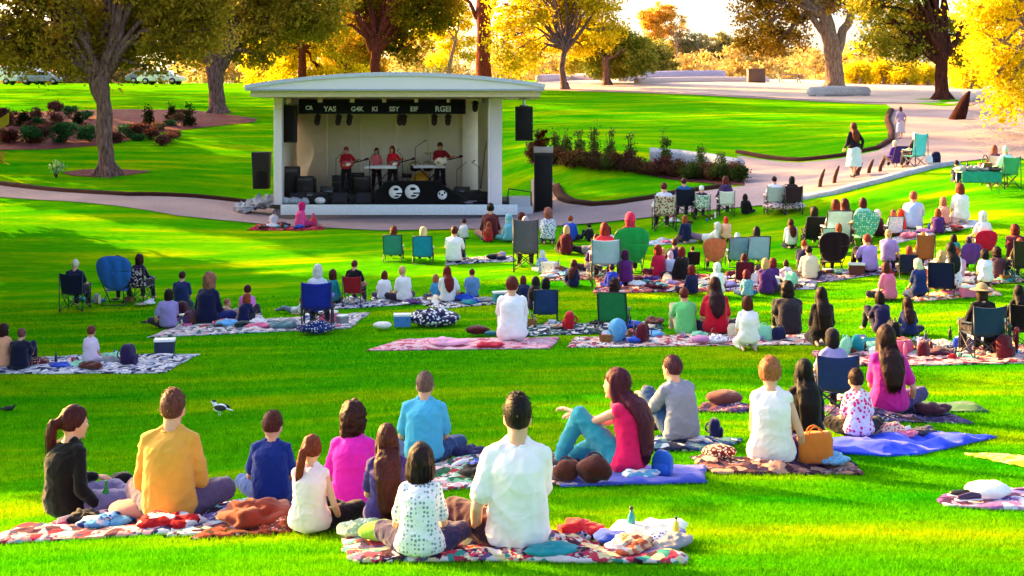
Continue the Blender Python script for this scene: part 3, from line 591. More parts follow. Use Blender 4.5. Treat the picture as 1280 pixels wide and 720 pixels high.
# ------------------------------------------------------------------ bandshell
M_white=flat('ece4ea',.5,bump=.05,var=.04); M_cream=flat('d9c2a0',.7,bump=.1,scale=8,var=.05); M_wall=flat('fff0dc',.8,bump=.2,scale=3,var=.05); M_blk=flat('0d0a0c',.6,bump=.1); M_dk=flat('1c1012',.7); M_chrome=flat('b8b8bc',.25,.9,bump=0); M_deck=flat('171315',.8,bump=.3,scale=6)
e=empty('bandshell',(-4.4,46,-3.5)); tag(e,'white open bandshell stage with arched roof on the lawn below','bandshell'); SO=Vector(e.location)
def SP(px,py,d): return at(px,py,d)-SO
def slab(x0,x1,y0,y1,z0,z1): return G().box(((x0+x1)/2-SO.x,(y0+y1)/2-SO.y,(z0+z1)/2-SO.z),(x1-x0,y1-y0,z1-z0))
xs=np.linspace(-9.12,1.10,25)
def arch(x): t=(x+9.12)/10.22; return 1.17+.43*math.sin(math.pi*min(1,max(0,t)))**.85+.03*t
def strip(za,zb,y0,y1,inset=0):
    g=G(); rings=[[Vector((x,y0,za(x)))-SO,Vector((x,y1,za(x)+.02))-SO,Vector((x,y1,zb(x)+.0))-SO,Vector((x,y0,zb(x)))-SO] for x in np.linspace(-9.12+inset,1.10-inset,25)]; return g.loft(rings)
rf=obj('roof', strip(lambda x:1.02,arch,43.9,52.2), M_white, e, smooth=False)
obj('fascia', strip(lambda x:.80,lambda x:1.017,44.05,52.0,.12), M_cream, rf, smooth=False)
obj('roof_edge', strip(lambda x:arch(x)-.10,lambda x:arch(x)+.03,43.82,44.1,-.05), flat('c8c8de',.4,bump=0), rf, smooth=False)
obj('drip_edge', strip(lambda x:1.0,lambda x:1.06,43.84,44.0,-.02), flat('9aa2ae',.4,bump=0), rf, smooth=False)
obj('back_wall', slab(-8.6,-.5,50.9,51.1,-3.3,.797), M_wall, e)
obj('side_wall', slab(-8.62,-8.5,46.3,50.9,-3.3,.797), M_wall, e)
for x_ in np.linspace(-7.4,-2.0,5): obj('wall_batten', slab(x_,x_+.06,50.86,50.898,-3.0,.6), M_wall, e)
obj('downspout', G().limb([SP(612,124,45.85),SP(611,140,45.85),SP(611,262,45.85)],[.04]*3,8), M_white, e)
g=G(); a=Vector((-1.35,50.6));b2=Vector((-.72,46.4)); g.loft([[Vector((q.x,q.y,z))-SO for z in (-3.04,.797)]+[Vector((q.x+.1,q.y,z))-SO for z in (.797,-3.04)] for q in (a,b2)]); obj('side_wall', g, M_wall, e, smooth=False)
for x0,x1 in ((-8.54,-8.26),(-.80,-.36)):
    ps=obj('post', slab(x0,x1,45.9,46.3,-3.4,.797), M_white, e, bevel=.02); obj('post_base', slab(x0-.05,x1+.05,45.85,46.35,-3.45,-3.2), M_white, ps, bevel=.02)
obj('stage_floor', slab(-8.62,-.1,45.75,51,-3.16,-3.04), M_deck, e)
obj('stage_edge', slab(-8.25,.2,45.62,45.745,-3.39,-3.02), flat('dce6ec',.5,bump=.05), e, bevel=.015)
obj('plinth', slab(-8.5,0,45.8,50.9,-3.9,-3.163), flat('77707a'), e)
st=obj('steps', slab(-.1,.66,46.1,47.6,-3.6,-2.82), flat('a9adb6'), e, bevel=.02); obj('step', slab(-.05,.75,45.75,46.09,-3.6,-3.1), flat('b4b8c0'), st, bevel=.02)
obj('handrail', G().limb([SP(634,250,46.2),SP(636,236,46.2),SP(664,240,47.4),SP(664,256,47.4)],[.025]*4,8), M_dk, st)
for s in np.linspace(-8.2,-1.2,7): obj('ceiling_beam', slab(s,s+.1,46.3,50.8,.64,.795), M_cream, e)
# valance with light bar
v=empty('light_truss', at(478,134,46.9)); tag(v,'black lighting truss and lettered valance under the bandshell roof','truss'); VO=Vector(v.location)
def VP(px,py,d=46.9): return at(px,py,d)-VO
g=G(); L0=VP(374,125).x; L1=VP(582,125).x
for yy in (0,.3):
    for zz in (VP(478,125).z, VP(478,133).z): g.cyl((L0,yy,zz),(L1,yy,zz),.03,n=8)
for i in range(24):
    xa=L0+(L1-L0)*i/24; xb=L0+(L1-L0)*(i+1)/24; z0,z1=VP(478,125).z,VP(478,133).z; g.cyl((xa,0,z0),(xb,0,z1),.015,n=5); g.cyl((xa,.3,z1),(xb,.3,z0),.015,n=5)
obj('truss_bar', g, flat('3a1a20',.5,.3), v)
val=obj('valance', G().sheet(lambda a,b:(L0+(L1-L0)*a, -.05+.025*math.sin(a*70), VP(478,126).z-(VP(478,126).z-VP(478,142.5).z)*b), 120,4,.015), cloth('120d20'), v)
for k,(px,t,s) in enumerate([(387,'CR',.20),(413,'YAS',.26),(447,'G4K',.24),(469,'KI',.24),(493,'SSY',.24),(518,'EIF',.24),(554,'RGEI',.28)]):
    cu=bpy.data.curves.new('lettering','FONT'); cu.body=t; cu.size=s; cu.extrude=.006; cu.offset=.006; cu.align_x='CENTER'; cu.align_y='CENTER'; to=bpy.data.objects.new('text',cu); COL.objects.link(to); me=bpy.data.meshes.new_from_object(to.evaluated_get(bpy.context.evaluated_depsgraph_get())); bpy.data.objects.remove(to); o=bpy.data.objects.new('lettering',me); COL.objects.link(o); o.parent=val
    o.rotation_euler=(R(90),0,0); q=VP(px,136.5 if k else 135); o.location=(q.x,-.12,q.z); me.materials.clear(); me.materials.append(flat('cfd6ee',.6,bump=0))
for k,px in enumerate([397,423,437,500,543,560,594,505]):
    q=VP(px,143 if k!=6 else 126); s=empty('stage_light', Vector(q)+VO+Vector((0,-.0,0))); tag(s,'small black stage light hanging '+['at the left end of the valance','left of centre under the valance','just right of the left pair light','under the middle of the valance','right of the middle under the valance','beside the right end letters','alone at the right of the valance','tight beside the middle light'][k],'stage light','stage lights under the roof')
    obj('yoke', G().torus((0,0,-.12),.12,.015,Matrix.Rotation(R(90),3,'X'),n=12,k=5,arc=.5), M_dk, s)
    obj('can', G().limb([(0,.1,-.1),(0,-.05,-.22),(0,-.14,-.31)],[.1,.11,.1],10), M_dk, s); obj('lens', G().ell((0,-.17,-.34),(.08,.03,.08)), flat('503040',.2,bump=0), s)
def speaker(c,w,h,d,label,name='loudspeaker',top=1.0,mount=None):
    e=empty(name,c); tag(e,label,'speaker'); obj('cabinet', G().box((0,0,h/2),(w,d,h),top=(top,top)), M_dk, e, bevel=.02)
    obj('grille', G().box((0,-d/2-.012,h/2),(w*.88,.02,h*.92)), flat('0a0709',.9,bump=.6,scale=200), e)
    if mount: obj('bracket', G().limb([(0,0,h),(0,0,h+mount)],[.05,.05],8).box((0,0,h+.03),(w*.5,d*.5,.05)).box((0,0,h+mount-.03),(w*.6,d*.5,.06)), M_chrome, e)
    return e
def wz(py,d): return (HY-py)/FW*d
speaker(at(359,178,46.8),.66,wz(132,46.8)-wz(178,46.8),.5,'black loudspeaker hanging inside the left post of the bandshell',mount=.27)
speaker(at(655,176,45.0),.62,wz(133,45)-wz(176,45),.5,'black loudspeaker hanging under the right roof overhang',mount=.29)
q=hit(679,262); q=at(679,259,46.6); q.z=H(q.x,q.y); c=speaker(q,.66,wz(191,46.6)-q.z,.6,'tall black speaker column standing on the path right of stage')
tb=speaker(at(327,236,47.5),.56,wz(190,47.5)-wz(236,47.5),.5,'black tapered loudspeaker outside the left post on the rocks',top=1.18)
p=at(679,190,46.6); p.z=wz(191,46.6)+.005; e=empty('planter',p); tag(e,'stone planter with dark red plant on top of speaker column','planter'); obj('planter_box', G().box((0,0,.11),(.7,.6,.22)), flat('a89c98'), e, bevel=.02)
add_leaves('foliage',[((0,0,.42),(.22,.2,.25)),((.05,0,.62),(.1,.1,.2))],700,.09,leaf_mat(['3a1418','6a2420','4a3a20'],.3),e,77,.12)
rk=random.Random(9)
for i in range(46):
    px=rk.uniform(300,352); t=(px-300)/52; py=rk.uniform(254-16*min(1,t*1.4),256); d=47.5-rk.uniform(0,1); q=at(px,py,d); g=G().ell((0,0,0),(rk.uniform(.13,.27),rk.uniform(.13,.25),rk.uniform(.10,.19)),n=8,m=5); me=g.mesh('boulder',False)
    for v in me.vertices: v.co += v.co.normalized()*noise.noise(v.co*9+Vector((i,0,0)))*.16
    tag(obj('boulder',me,M_stone,loc=(q.x,q.y,min(q.z, H(q.x,q.y)+.15+t*.6))),'pale grey boulder in the rock pile left of the stage','boulder','boulders beside the left post')
for i in range(9):
    px=rk.uniform(352,385); q=at(px,rk.uniform(245,252),46.2); me=G().ell((0,0,0),(rk.uniform(.12,.22),.16,.12),n=9,m=6).mesh('boulder',False)
    for v in me.vertices: v.co += v.co.normalized()*noise.noise(v.co*5+Vector((i,3,0)))*.08
    tag(obj('boulder',me,M_stone,loc=(q.x,q.y,-2.93)),'small pale stone lying on the stage corner by the amplifier','boulder','stones on the stage corner')
# ---- instruments
RZ=-2.74
rs=empty('drum_riser',(-3.9,48.6,-3.04)); tag(rs,'low black carpeted riser for the band on the stage','platform'); obj('riser_deck', G().box((0,0,.15),(6.6,3.4,.29)), M_deck, rs, bevel=.02)
def drum_kit(c):
    e=empty('drum_kit',c); tag(e,'drum kit with dark shells and amber head behind the draped riser','drum kit')
    def drum(name,c,r,h,M,head='e8d8b0'):
        g=G().add(*_cyl(c,r,h,M)); o=obj(name,g,flat('3a1a22',.3),e); 
        q=Vector(c)+M@Vector((0,0,h/2)); obj('drum_head', G().add(*_cyl(q,r*.96,.02,M)), flat(head,.5,bump=0), o); obj('hoop', G().torus(q,r,.015,M,n=20,k=5), M_chrome, o)
    X=Matrix.Rotation(R(90),3,'X'); I=Matrix.Identity(3); T=Matrix.Rotation(R(25),3,'X')
    drum('bass_drum',(0,0,.42),.36,.4,X,'d89a20'); drum('tom',(-.25,.05,.95),.2,.22,T); drum('tom',(.25,.05,.95),.2,.22,T); drum('floor_tom',(.65,.35,.4),.24,.4,I); drum('snare_drum',(-.6,.3,.6),.2,.15,I)
    for x,y,z in ((-.9,.1,1.25),(.9,.1,1.3),(-.55,.3,1.0),(0.3,.5,1.45)):
        s=obj('cymbal_stand', G().cyl((x,y,0),(x,y,z),.015,n=6).cyl((x,y,.35),(x+.25,y,0),.01,n=5).cyl((x,y,.35),(x-.2,y+.2,0),.01,n=5).cyl((x,y,.35),(x-.1,y-.25,0),.01,n=5), M_chrome, e)
        obj('cymbal', G().ell((x,y,z),(.25,.25,.02),Matrix.Rotation(R(12),3,'X'),n=20,m=6), flat('e8e0c8',.3,.7,bump=0), s)
def _cyl(c,r,h,M,n=24):
    V=[];F=[]; c=Vector(c)
    for k in (-.5,.5):
        for j in range(n): a=2*math.pi*j/n; V.append(c+M@Vector((r*math.cos(a),r*math.sin(a),h*k)))
    for j in range(n): F.append((j,(j+1)%n,n+(j+1)%n,n+j))
    F.append(tuple(range(n-1,-1,-1))); F.append(tuple(n+j for j in range(n))); return V,F
drum_kit(Vector((at(527,240,49.2).x,49.2,RZ)))
dr=empty('banner_drape',at(520,256,46.7)); dr.location.z=-3.04; tag(dr,'black drape with round white emblems across the front of riser','drape')
x0,x1=at(470,0,46.7).x-dr.location.x, at(584,0,46.7).x-dr.location.x; zt=wz(226,46.7)+3.04
def dfn(a,b):
    top=zt*(1 if a<.66 else 1-.85*(a-.66)/.34)*(1 if a>.12 else .55+.45*a/.12); x=x0+(x1-x0)*a; return (x,-.35*b+.02*math.sin(a*60)*b, max(.01,top*(1-b)))
db=obj('drape_cloth', G().sheet(dfn,100,12,.02), cloth('08070b'), dr)
def emblem(px,py,r,kind):
    b=1-((HY-py)/FW*46.5+3.04)/zt; c=Vector((at(px,0,46.5).x-dr.location.x, -.35*b-.06, (HY-py)/FW*46.5+3.04)); tilt=Matrix.Rotation(R(90-18),3,'X')
    g=G().add(*_cyl((0,0,0),r,.012,Matrix.Identity(3),32)); o=obj('emblem', g, flat('f0f0f0',.6,bump=0), dr); o.location=c; o.rotation_euler=tilt.to_euler()
    bm=flat('0a0a0c',.8,bump=0)
    if kind=='e':
        obj('emblem_mark', G().ell((.02,.1,.012),(r*.42,r*.22,.01)).box((r*.55,-.06,.012),(r*.9,.05,.016)).ell((.05,-.16,.012),(r*.4,r*.14,.01)), bm, o)
    else: obj('emblem_mark', G().ell((0,0,.012),(r*.3,r*.2,.01)).ell((r*.5,r*.5,.012),(r*.2,r*.3,.01)).ell((-r*.6,.3*r,.012),(r*.2,r*.25,.01)), bm, o)
emblem(494.5,240,.24,'e'); emblem(515.5,239.5,.27,'e'); emblem(553,243.5,.17,'f')
def amp(c,w,h,label,col='141012'):
    e=empty('amplifier',c); tag(e,label,'amplifier'); obj('cabinet', G().box((0,0,h/2),(w,.4,h)), flat(col), e, bevel=.02); obj('grille', G().box((0,-.21,h*.42),(w*.9,.02,h*.7)), flat('2a2224',.9,bump=.5,scale=90), e); obj('control_panel', G().box((0,-.21,h*.88),(w*.85,.02,h*.12)), flat('4a4448'), e)
    for s in (-1,1): obj('knob', G().cyl((s*w*.25,-.22,h*.88),(s*w*.25,-.25,h*.88),.02), M_chrome, e)
amp((at(362,0,48).x,48,-3.04),.75,1.3,'tall black amplifier stack at the left of the stage'); amp((at(382,0,47.6).x,47.6,-3.04),.6,.95,'shorter black amplifier beside the tall stack'); amp((at(447,0,49.5).x,49.5,RZ),.5,.7,'black amplifier behind the first musician')
amp((at(453,0,48).x,48,RZ),.6,.62,'dark brown amplifier between the two left musicians','241416')
for k,(px,d) in enumerate([(400,47),(425,46.9),(455,46.9),(590,47.1),(602,47.6),(372,46.8)]):
    e=empty('stage_monitor',(at(px,0,d).x,d,-3.04)); tag(e,'black wedge monitor on stage '+['left of the first musician','at the first musician\'s feet','between first two musicians','at the right end of the stage','behind the right end monitor','by the left post'][k],'monitor','wedge monitors on the stage')
    w=.6; obj('cabinet', G().loft([[Vector((x,-.2,0)),Vector((x,.25,0)),Vector((x,.25,.36)),Vector((x,.1,.38))] for x in (-w/2,w/2)]), M_blk, e, smooth=False, bevel=.01); obj('grille', G().add([(-.26,-.20,.03),(.26,-.20,.03),(.26,.07,.36),(-.26,.07,.36),(-.26,-.215,.04),(.26,-.215,.04),(.26,.06,.375),(-.26,.06,.375)],[(0,1,2,3),(7,6,5,4),(0,4,5,1),(1,5,6,2),(2,6,7,3),(3,7,4,0)]), flat('2c2830',.9,bump=.5,scale=100), e, smooth=False)
def keyboard(px,d,lab):
    e=empty('keyboard',(at(px,0,d).x,d,RZ)); tag(e,lab,'keyboard','keyboards on the stage'); b=obj('keyboard_body', G().box((0,0,.98),(1.2,.34,.1)), flat('d8d4dc',.5,bump=0), e, bevel=.015); obj('keys', G().box((0,.06,1.035),(1.05,.18,.02)), flat('f4f4f4',.4,bump=0), b)
    obj('stand_leg', G().limb([(-.5,0,0),(.4,0,.93)],[.02,.02],6), M_dk, e); obj('stand_leg', G().limb([(.5,0,0),(-.4,0,.93)],[.02,.02],6), M_dk, e)
keyboard(476,47.6,'white keyboard on crossed stand before the second musician'); keyboard(537,48.2,'pale keyboard on stand beside the guitarist')
def micstand(px,d,h,z,lab,boom=.3):
    e=empty('microphone_stand',(at(px,0,d).x,d,z)); tag(e,lab,'mic stand','microphone stands on the stage'); obj('pole', G().cyl((0,0,0),(0,0,h),.012,n=6).cyl((0,0,h),(boom,0,h+.2),.01,n=6), M_dk, e); obj('base', G().cyl((0,0,0),(0,0,.03),.14,n=16), M_dk, e); obj('microphone', G().limb([(boom,0,h+.2),(boom+.1,0,h+.27)],[.018,.03],8), M_chrome, e)
micstand(420,47.4,1.3,RZ,'black microphone stand left of the first musician',.2); micstand(462,47.2,1.25,RZ,'microphone stand before the second musician',.1); micstand(503,47.3,1.4,RZ,'microphone stand in the middle of the stage',-.2); micstand(519,48.5,1.7,RZ,'tallest microphone stand above the drums',.3); micstand(571,47.3,1.2,-3.04,'microphone stand right of the guitarist',.25); micstand(600,48,1.25,-3.04,'microphone stand near the right wall',-.3)
tag(obj('cable', G().limb([at(601,235,47.5),at(606,190,47.8),at(612,160,48),at(617,130,48.2)],[.015]*4,6), M_dk),'dark cable hanging from the roof at stage right','cable')
for k,(x_,y_,w_,h_,c_) in enumerate([(-7.6,47.2,.6,.4,'141014'),(-6.9,47.9,.5,.55,'241c22'),(-6.3,47.1,.7,.3,'0e0c10'),(-7.9,48.9,.8,.8,'1a1418'),(-1.9,48.6,.6,.5,'1c161c'),(-1.3,47.9,.5,.35,'2c2430'),(-6.6,49.6,.7,.9,'181216')]):
    q=empty('equipment_case',(x_,y_,-3.04)); tag(q,'black road case on the stage '+['behind the left monitor','beside the short amplifier','low at the left of the riser','behind the tall amplifier stack','right of the riser','near the right wall of the stage','tall one behind the left monitors'][k],'case','road cases on the stage'); obj('case_body', G().box((0,0,h_/2),(w_,.4,h_)), flat(c_,.5), q, bevel=.02); obj('case_trim', G().box((0,-.205,h_*.7),(w_,.012,.03)).box((0,-.205,.04),(w_,.012,.03)), M_chrome, q); obj('handle', G().torus((0,-.21,h_*.4),.06,.01,Matrix.Rotation(R(90),3,'X'),n=12,k=5), M_chrome, q)
for k,(px,d) in enumerate([(577,46.6),(588,46.5),(598,46.8),(606,46.6),(595,47.3)]):
    g=G(); 
    for j in range(3): g.torus((rk.uniform(-.1,.1),0,.03+j*.03),.16,.018,n=16,k=5)
    tag(obj('coiled_cable', g, flat(['2a1c30','8a8494','3a3440'][k%3]), loc=(at(px,0,d).x,d,-3.04)),'coil of dark cable on the right end of the stage','cable','coiled cables on the stage')
g=G().limb([(0,0,.1),(.02,0,.12)],[.12,.16],10); tag(obj('white_bundle', G().ell((0,0,.11),(.2,.15,.13)), cloth('e8e6ea'), loc=(at(400,0,46.5).x,46.5,-3.04)),'small white cloth bundle on the stage front edge','bundle')
# bollards, on the path
for k,(px,py,h) in enumerate([(1027,234,22),(1045,229,21),(1074,220,15),(1088,217,17),(1102,215,17)]):
    p=hit(px,py); kk=p.y/FW; g=G().limb([(-.07,0,-.1),(-.04,0,h*kk*.35),(.03,0,h*kk*.75),(.09,0,h*kk)],[.06,.07,.06,.03],10); tag(obj('path_bollard', g, flat('4a1c18',.7), loc=p),'curved dark brown post on the path, '+['first from the left','second from the left','just right of the walking woman','fourth from the left','nearest the teal chair'][k],'post','curved posts along the path')
# ------------------------------------------------------------------ people
def fuse(g, vox, smooth=3, name='body'):
    """one continuous skin over the overlapping volumes"""
    me = g.mesh(name); o = bpy.data.objects.new('work', me); COL.objects.link(o)
    m = o.modifiers.new('r','REMESH'); m.mode='VOXEL'; m.voxel_size = vox; m.use_smooth_shade = True
    if smooth: s = o.modifiers.new('s','SMOOTH'); s.factor=.5; s.iterations=smooth
    dg = bpy.context.evaluated_depsgraph_get(); res = bpy.data.meshes.new_from_object(o.evaluated_get(dg)); res.name=name
    bpy.data.objects.remove(o); bpy.data.meshes.remove(me); return res
def displace(me, amp, f, seed, zf=1.0, ridge=False):
    n=len(me.vertices); co=np.empty(n*3); no=np.empty(n*3); me.vertices.foreach_get('co',co); me.vertices.foreach_get('normal',no); co=co.reshape(-1,3); no=no.reshape(-1,3)
    if ridge:
        def rd(c):
            a=noise.noise(Vector((c[0]*f*.6+c[2]*f*.35+seed,c[1]*f*.6,c[2]*f*.75))); b_=noise.noise(Vector((c[0]*f*1.5-c[2]*f*1.1,c[1]*f*1.3+seed,c[2]*f*1.5)))
            return 1.1*(max(0,1-abs(a)*3.2))**1.5+.7*(max(0,1-abs(b_)*3.4))**1.5-.35
        d=np.array([rd(c) for c in co])
    else: d=np.array([noise.noise(Vector((c[0]*f+seed,c[1]*f,c[2]*f*zf)))+.5*noise.noise(Vector((c[0]*f*2.2,c[1]*f*2.2+seed,c[2]*f*2.2*zf))) for c in co])
    co+=no*((d+.45)*amp)[:,None]; me.vertices.foreach_set('co',co.ravel()); me.update(); return me
def join_into(me, g, mat_index=0):
    """append extra closed pieces (fingers, eyes) to a mesh"""
    import bmesh
    bm=bmesh.new(); bm.from_mesh(me); vs=[bm.verts.new(p) for p in g.v]
    for f in g.f:
        try: fc=bm.faces.new([vs[i] for i in f]); fc.smooth=True; fc.material_index=mat_index
        except ValueError: pass
    bm.to_mesh(me); bm.free(); me.update()
def ik(a, t, l1, l2, pole):
    a=Vector(a); t=Vector(t); d=t-a; L=min(d.length, (l1+l2)*.995); L=max(L, abs(l1-l2)+.02); u=d.normalized(); t=a+u*L
    x=(l1*l1-l2*l2+L*L)/(2*L); h=math.sqrt(max(0,l1*l1-x*x)); p=Vector(pole); p=p-u*p.dot(u)
    p = p.normalized() if p.length>1e-4 else Vector((0,0,-1)); return a+u*x+p*h, t
# pose: hip height, lean (deg, + forward), legs [(knee),(ankle)]x2 (L,R), hands (L,R), head-top height
POSE = {
 'cross': (.125, 8, [((-.34,.27,.15),(.06,.36,.07)),((.34,.27,.15),(-.08,.42,.07))], ((-.16,.30,.22),(.14,.32,.22))),
 'knees': (.12, 10, [((-.13,.40,.47),(-.12,.60,.07)),((.14,.40,.47),(.12,.60,.07))], ((-.12,.46,.40),(.12,.46,.36))),
 'sideL': (.12, 2, [((-.42,.26,.15),(-.12,.42,.07)),((-.05,.44,.14),(-.38,.40,.06))], ((-.27,.10,.09),(.05,.34,.24))),
 'sideR': (.12, 2, [((.05,.44,.14),(.38,.40,.06)),((.42,.26,.15),(.12,.42,.07))], ((-.05,.34,.24),(.27,.10,.09))),
 'kneel': (.20, 3, [((-.14,.38,.08),(-.11,-.02,.06)),((.14,.38,.08),(.11,-.02,.06))], ((-.12,.30,.24),(.12,.30,.24))),
 'ext':   (.12, -14, [((-.12,.43,.18),(-.14,.84,.07)),((.12,.42,.24),(.16,.80,.07))], ((-.30,-.20,.05),(.30,-.20,.05))),
 'reach': (.12, 6, [((-.10,.40,.44),(-.14,.58,.07)),((.12,.38,.16),(.05,.55,.07))], ((-.04,.52,.46),(.08,.50,.40))),
 'chair': (.50, -6, [((-.13,.43,.50),(-.15,.52,.08)),((.13,.43,.50),(.15,.55,.08))], ((-.25,.28,.60),(.25,.28,.60))),
 'low':   (.27, -4, [((-.13,.42,.38),(-.15,.60,.08)),((.13,.42,.36),(.15,.62,.08))], ((-.14,.30,.42),(.14,.30,.42))),
 'stand': (.92, 1, [((-.10,.02,.48),(-.12,0,.07)),((.10,.04,.48),(.12,.02,.07))], ((-.24,.08,.84),(.24,.08,.84))),
 'walk':  (.91, 2, [((-.10,.12,.50),(-.10,-.14,.09)),((.10,.10,.48),(.12,.24,.07))], ((-.22,.22,.88),(.22,-.02,.84))),
 'guitar':(.92, 3, [((-.12,.03,.48),(-.17,0,.07)),((.12,.05,.48),(.17,.05,.07))], ((-.50,.26,1.20),(.10,.26,1.02))),
 'play':  (.92, 5, [((-.12,.03,.48),(-.15,0,.07)),((.12,.05,.48),(.15,.05,.07))], ((-.22,.38,1.05),(.22,.38,1.05))),
 'lie':   (.12, -62, [((-.10,.42,.22),(-.12,.84,.07)),((.12,.43,.14),(.12,.85,.07))], ((-.28,-.22,.05),(.28,-.15,.10))),
}
_headtop = {}
_pm = {}
def person_meshes(pose, female, kid, sleeve, hair, hy, hp, fine, seed, skirt, hands=None, lean=None):
    key=(pose,female,kid,sleeve,hair,hy,hp,fine,seed,skirt,hands,lean)
    if key in _pm: return _pm[key]
    ph, ln, legs, hnd = POSE[pose]; 
    if hands: hnd = hands
    if lean is not None: ln = lean
    r=random.Random(seed*13+5); vox = .0125 if fine else .024
    l=R(ln); u=Vector((0,math.sin(l),math.cos(l))); f=Vector((0,math.cos(l),-math.sin(l))); P=Vector((0,0,ph)); TL=.47
    seated = pose not in ('stand','walk','guitar','play')
    def sp(t): return P+u*(TL*t)-f*((.055 if seated else .0)*math.sin(math.pi*min(1,max(0,t))))+f*(.02*max(0,t-.8)/.2)
    shw=.150 if female else .172
    if kid: shw*=.92
    wst=.134 if female else .160; hip=.178 if female else .170
    prof=[(-.16,.08,.07),(-.10,hip*.85,.105),(0,hip,.125),(.12,hip*.97,.12),(.30,wst+.01,.105),(.42,wst+.008,.10),(.58,.142 if female else .158,.110),(.74,.150 if female else .168,.112),(.86,shw-.02,.098),(.93,shw*.80,.082),(.985,.095,.066),(1.04,.06,.058)]
    def torso(g, infl=0, t0=-1, t1=2, hem=0, n=18):
        rings=[]
        for t,rx,ry in prof:
            if t<t0 or t>t1: continue
            rx+=infl+hem*max(0,.35-t)/.45; ry+=infl+hem*max(0,.35-t)/.45; c=sp(t)
            rings.append([c+Vector((math.cos(2*math.pi*k/n)*rx,0,0))+f*(math.sin(2*math.pi*k/n)*ry) for k in range(n)])
        g.loft(rings)
    N0=sp(1.0); HC=N0+Vector((0,.038,.118)); HM=Matrix.Rotation(R(hy),3,'Z')@Matrix.Rotation(R(hp),3,'X'); hs=1.22 if kid else 1.05
    Hm=lambda q: HC+HM@(Vector(q)*hs)
    g=G(); torso(g)
    g.limb([N0-u*.05, N0+u*.05, Hm((0,-.015,-.06))],[.074,.062,.064] if not female else [.062,.050,.054],12)
    def headfn(p):
        t=p.z/.115
        if t<0: p.x*=1-.30*t*t-.10*abs(t); p.y = p.y*(1+.02*t) + .012*abs(t) if p.y>0 else p.y*(1-.35*t*t)
        if p.y>0: p.y*= .94
        return p
    g.ell(Hm((0,0,0)),(.076*hs,.098*hs,.118*hs),HM,18,14,headfn)
    g.limb([Hm((0,.085,.012)),Hm((0,.103,-.018)),Hm((0,.098,-.026))],[.009*hs,.013*hs,.011*hs],8)   # nose
    g.limb([Hm((-.03,.085,.026)),Hm((.03,.085,.026))],[.010*hs,.010*hs],7)                        # brow
    g.limb([Hm((-.018,.084,-.055)),Hm((.018,.084,-.055))],[.010*hs,.010*hs],7)
    g.ell(Hm((0,.078,-.092)),(.022*hs,.018*hs,.016*hs),HM,10,7)
    for s in (-1,1): g.ell(Hm((s*.078,-.008,-.008)),(.010*hs,.020*hs,.031*hs),HM@Matrix.Rotation(R(s*-14),3,'Z'),10,8)
    arms=[]; S=[]
    for i,s in enumerate((-1,1)):
        sh=sp(.868)+Vector((s*(shw-.016),0,0)); S.append(sh); h=Vector(hnd[i]); pole=Vector((s*.38,-.42,-.85)) if pose not in('ext',) else Vector((s*.4,-.6,.1))
        el,wr=ik(sh,h,.285,.255,pole); arms.append((sh,el,wr)); a=.9 if female else 1.08
        g.limb([sp(1.0)+Vector((s*.025,0,0)), sh.lerp(sp(1.0),.45)+Vector((0,0,-.012)), sh],[.032,.040,.044],10)
        g.limb([sh-Vector((s*.05,0,-.01)), sh, sh.lerp(el,.35), sh.lerp(el,.8), el, el.lerp(wr,.25), el.lerp(wr,.8), wr],[.040*a,.048*a,.045*a,.038*a,.036*a,.038*a,.027*a,.024*a],12)
    LG=[]
    for i,s in enumerate((-1,1)):
        hp_=P+Vector((s*.085,.0,-.01)); kn,an=Vector(legs[i][0]),Vector(legs[i][1]); LG.append((hp_,kn,an)); a=1.0 if female else 1.03
        g.limb([hp_,hp_.lerp(kn,.3),hp_.lerp(kn,.75),kn,kn.lerp(an,.25),kn.lerp(an,.7),an],[.088*a,.083*a,.062*a,.056*a,.056*a,.038*a,.034*a],12)
        d=(an-kn); d.normalize(); toe=Vector((0,1,0)) if pose in('chair','low','stand','walk','guitar','play','knees','ext','lie','reach') else (Vector((0,-1,.0)) if pose=='kneel' else Vector((-s*.8 if pose=='cross' else (s*.8),.5,0)).normalized())
        if pose in('ext','lie'): toe=Vector((s*.3,.45,.85)).normalized()
        LG[-1]=(hp_,kn,an,toe); g.limb([an-toe*.04,an+toe*.06+Vector((0,0,-.02)),an+toe*.15+Vector((0,0,-.03))],[.034,.034,.026],10)
    # palms
    hd=[]
    for i,s in enumerate((-1,1)):
        sh,el,wr=arms[i]; d=(wr-el).normalized(); flatdir=Vector((0,0,-1)) if wr.z<.2 else (Vector((0,.3,-1))); d2=(d+Vector((0,.25,-.15))).normalized() if wr.z>=.15 else Vector((s*.3,.9,-.1)).normalized()
        side=d2.cross(flatdir).normalized(); nrm=side.cross(d2).normalized(); hd.append((wr,d2,side,nrm))
        g.limb([wr, wr+d2*.035, wr+d2*.085],[.026,.036,.037],10,flat=.45,up=nrm)
    body=fuse(g,vox,3 if fine else 2)
    x=G()
    for i,(wr,d2,side,nrm) in enumerate(hd):
        base=wr+d2*.085
        for k,(o_,ln_) in enumerate(((-.030,.062),(-.010,.074),(.010,.070),(.029,.054))):
            q0=base+side*o_-d2*.02; q1=base+side*o_*1.1+d2*ln_*.5+nrm*.006; q2=base+side*o_*1.15+d2*ln_*.8+nrm*.026; x.limb([q0,q1,q2],[.0098,.0088,.0072],6)
        s=-1 if i==0 else 1; sg = 1 if side.x*(-s)>0 else -1
        x.limb([wr+d2*.03+side*sg*.028, wr+d2*.062+side*sg*.05+nrm*.006, wr+d2*.092+side*sg*.055+nrm*.016],[.013,.011,.0085],7)
    join_into(body,x,0)
    y=G()
    for s in (-1,1): y.ell(Hm((s*.031,.082,.004)),(.0125*hs,.008*hs,.008*hs),HM,8,6)
    join_into(body,y,1)
    y=G()
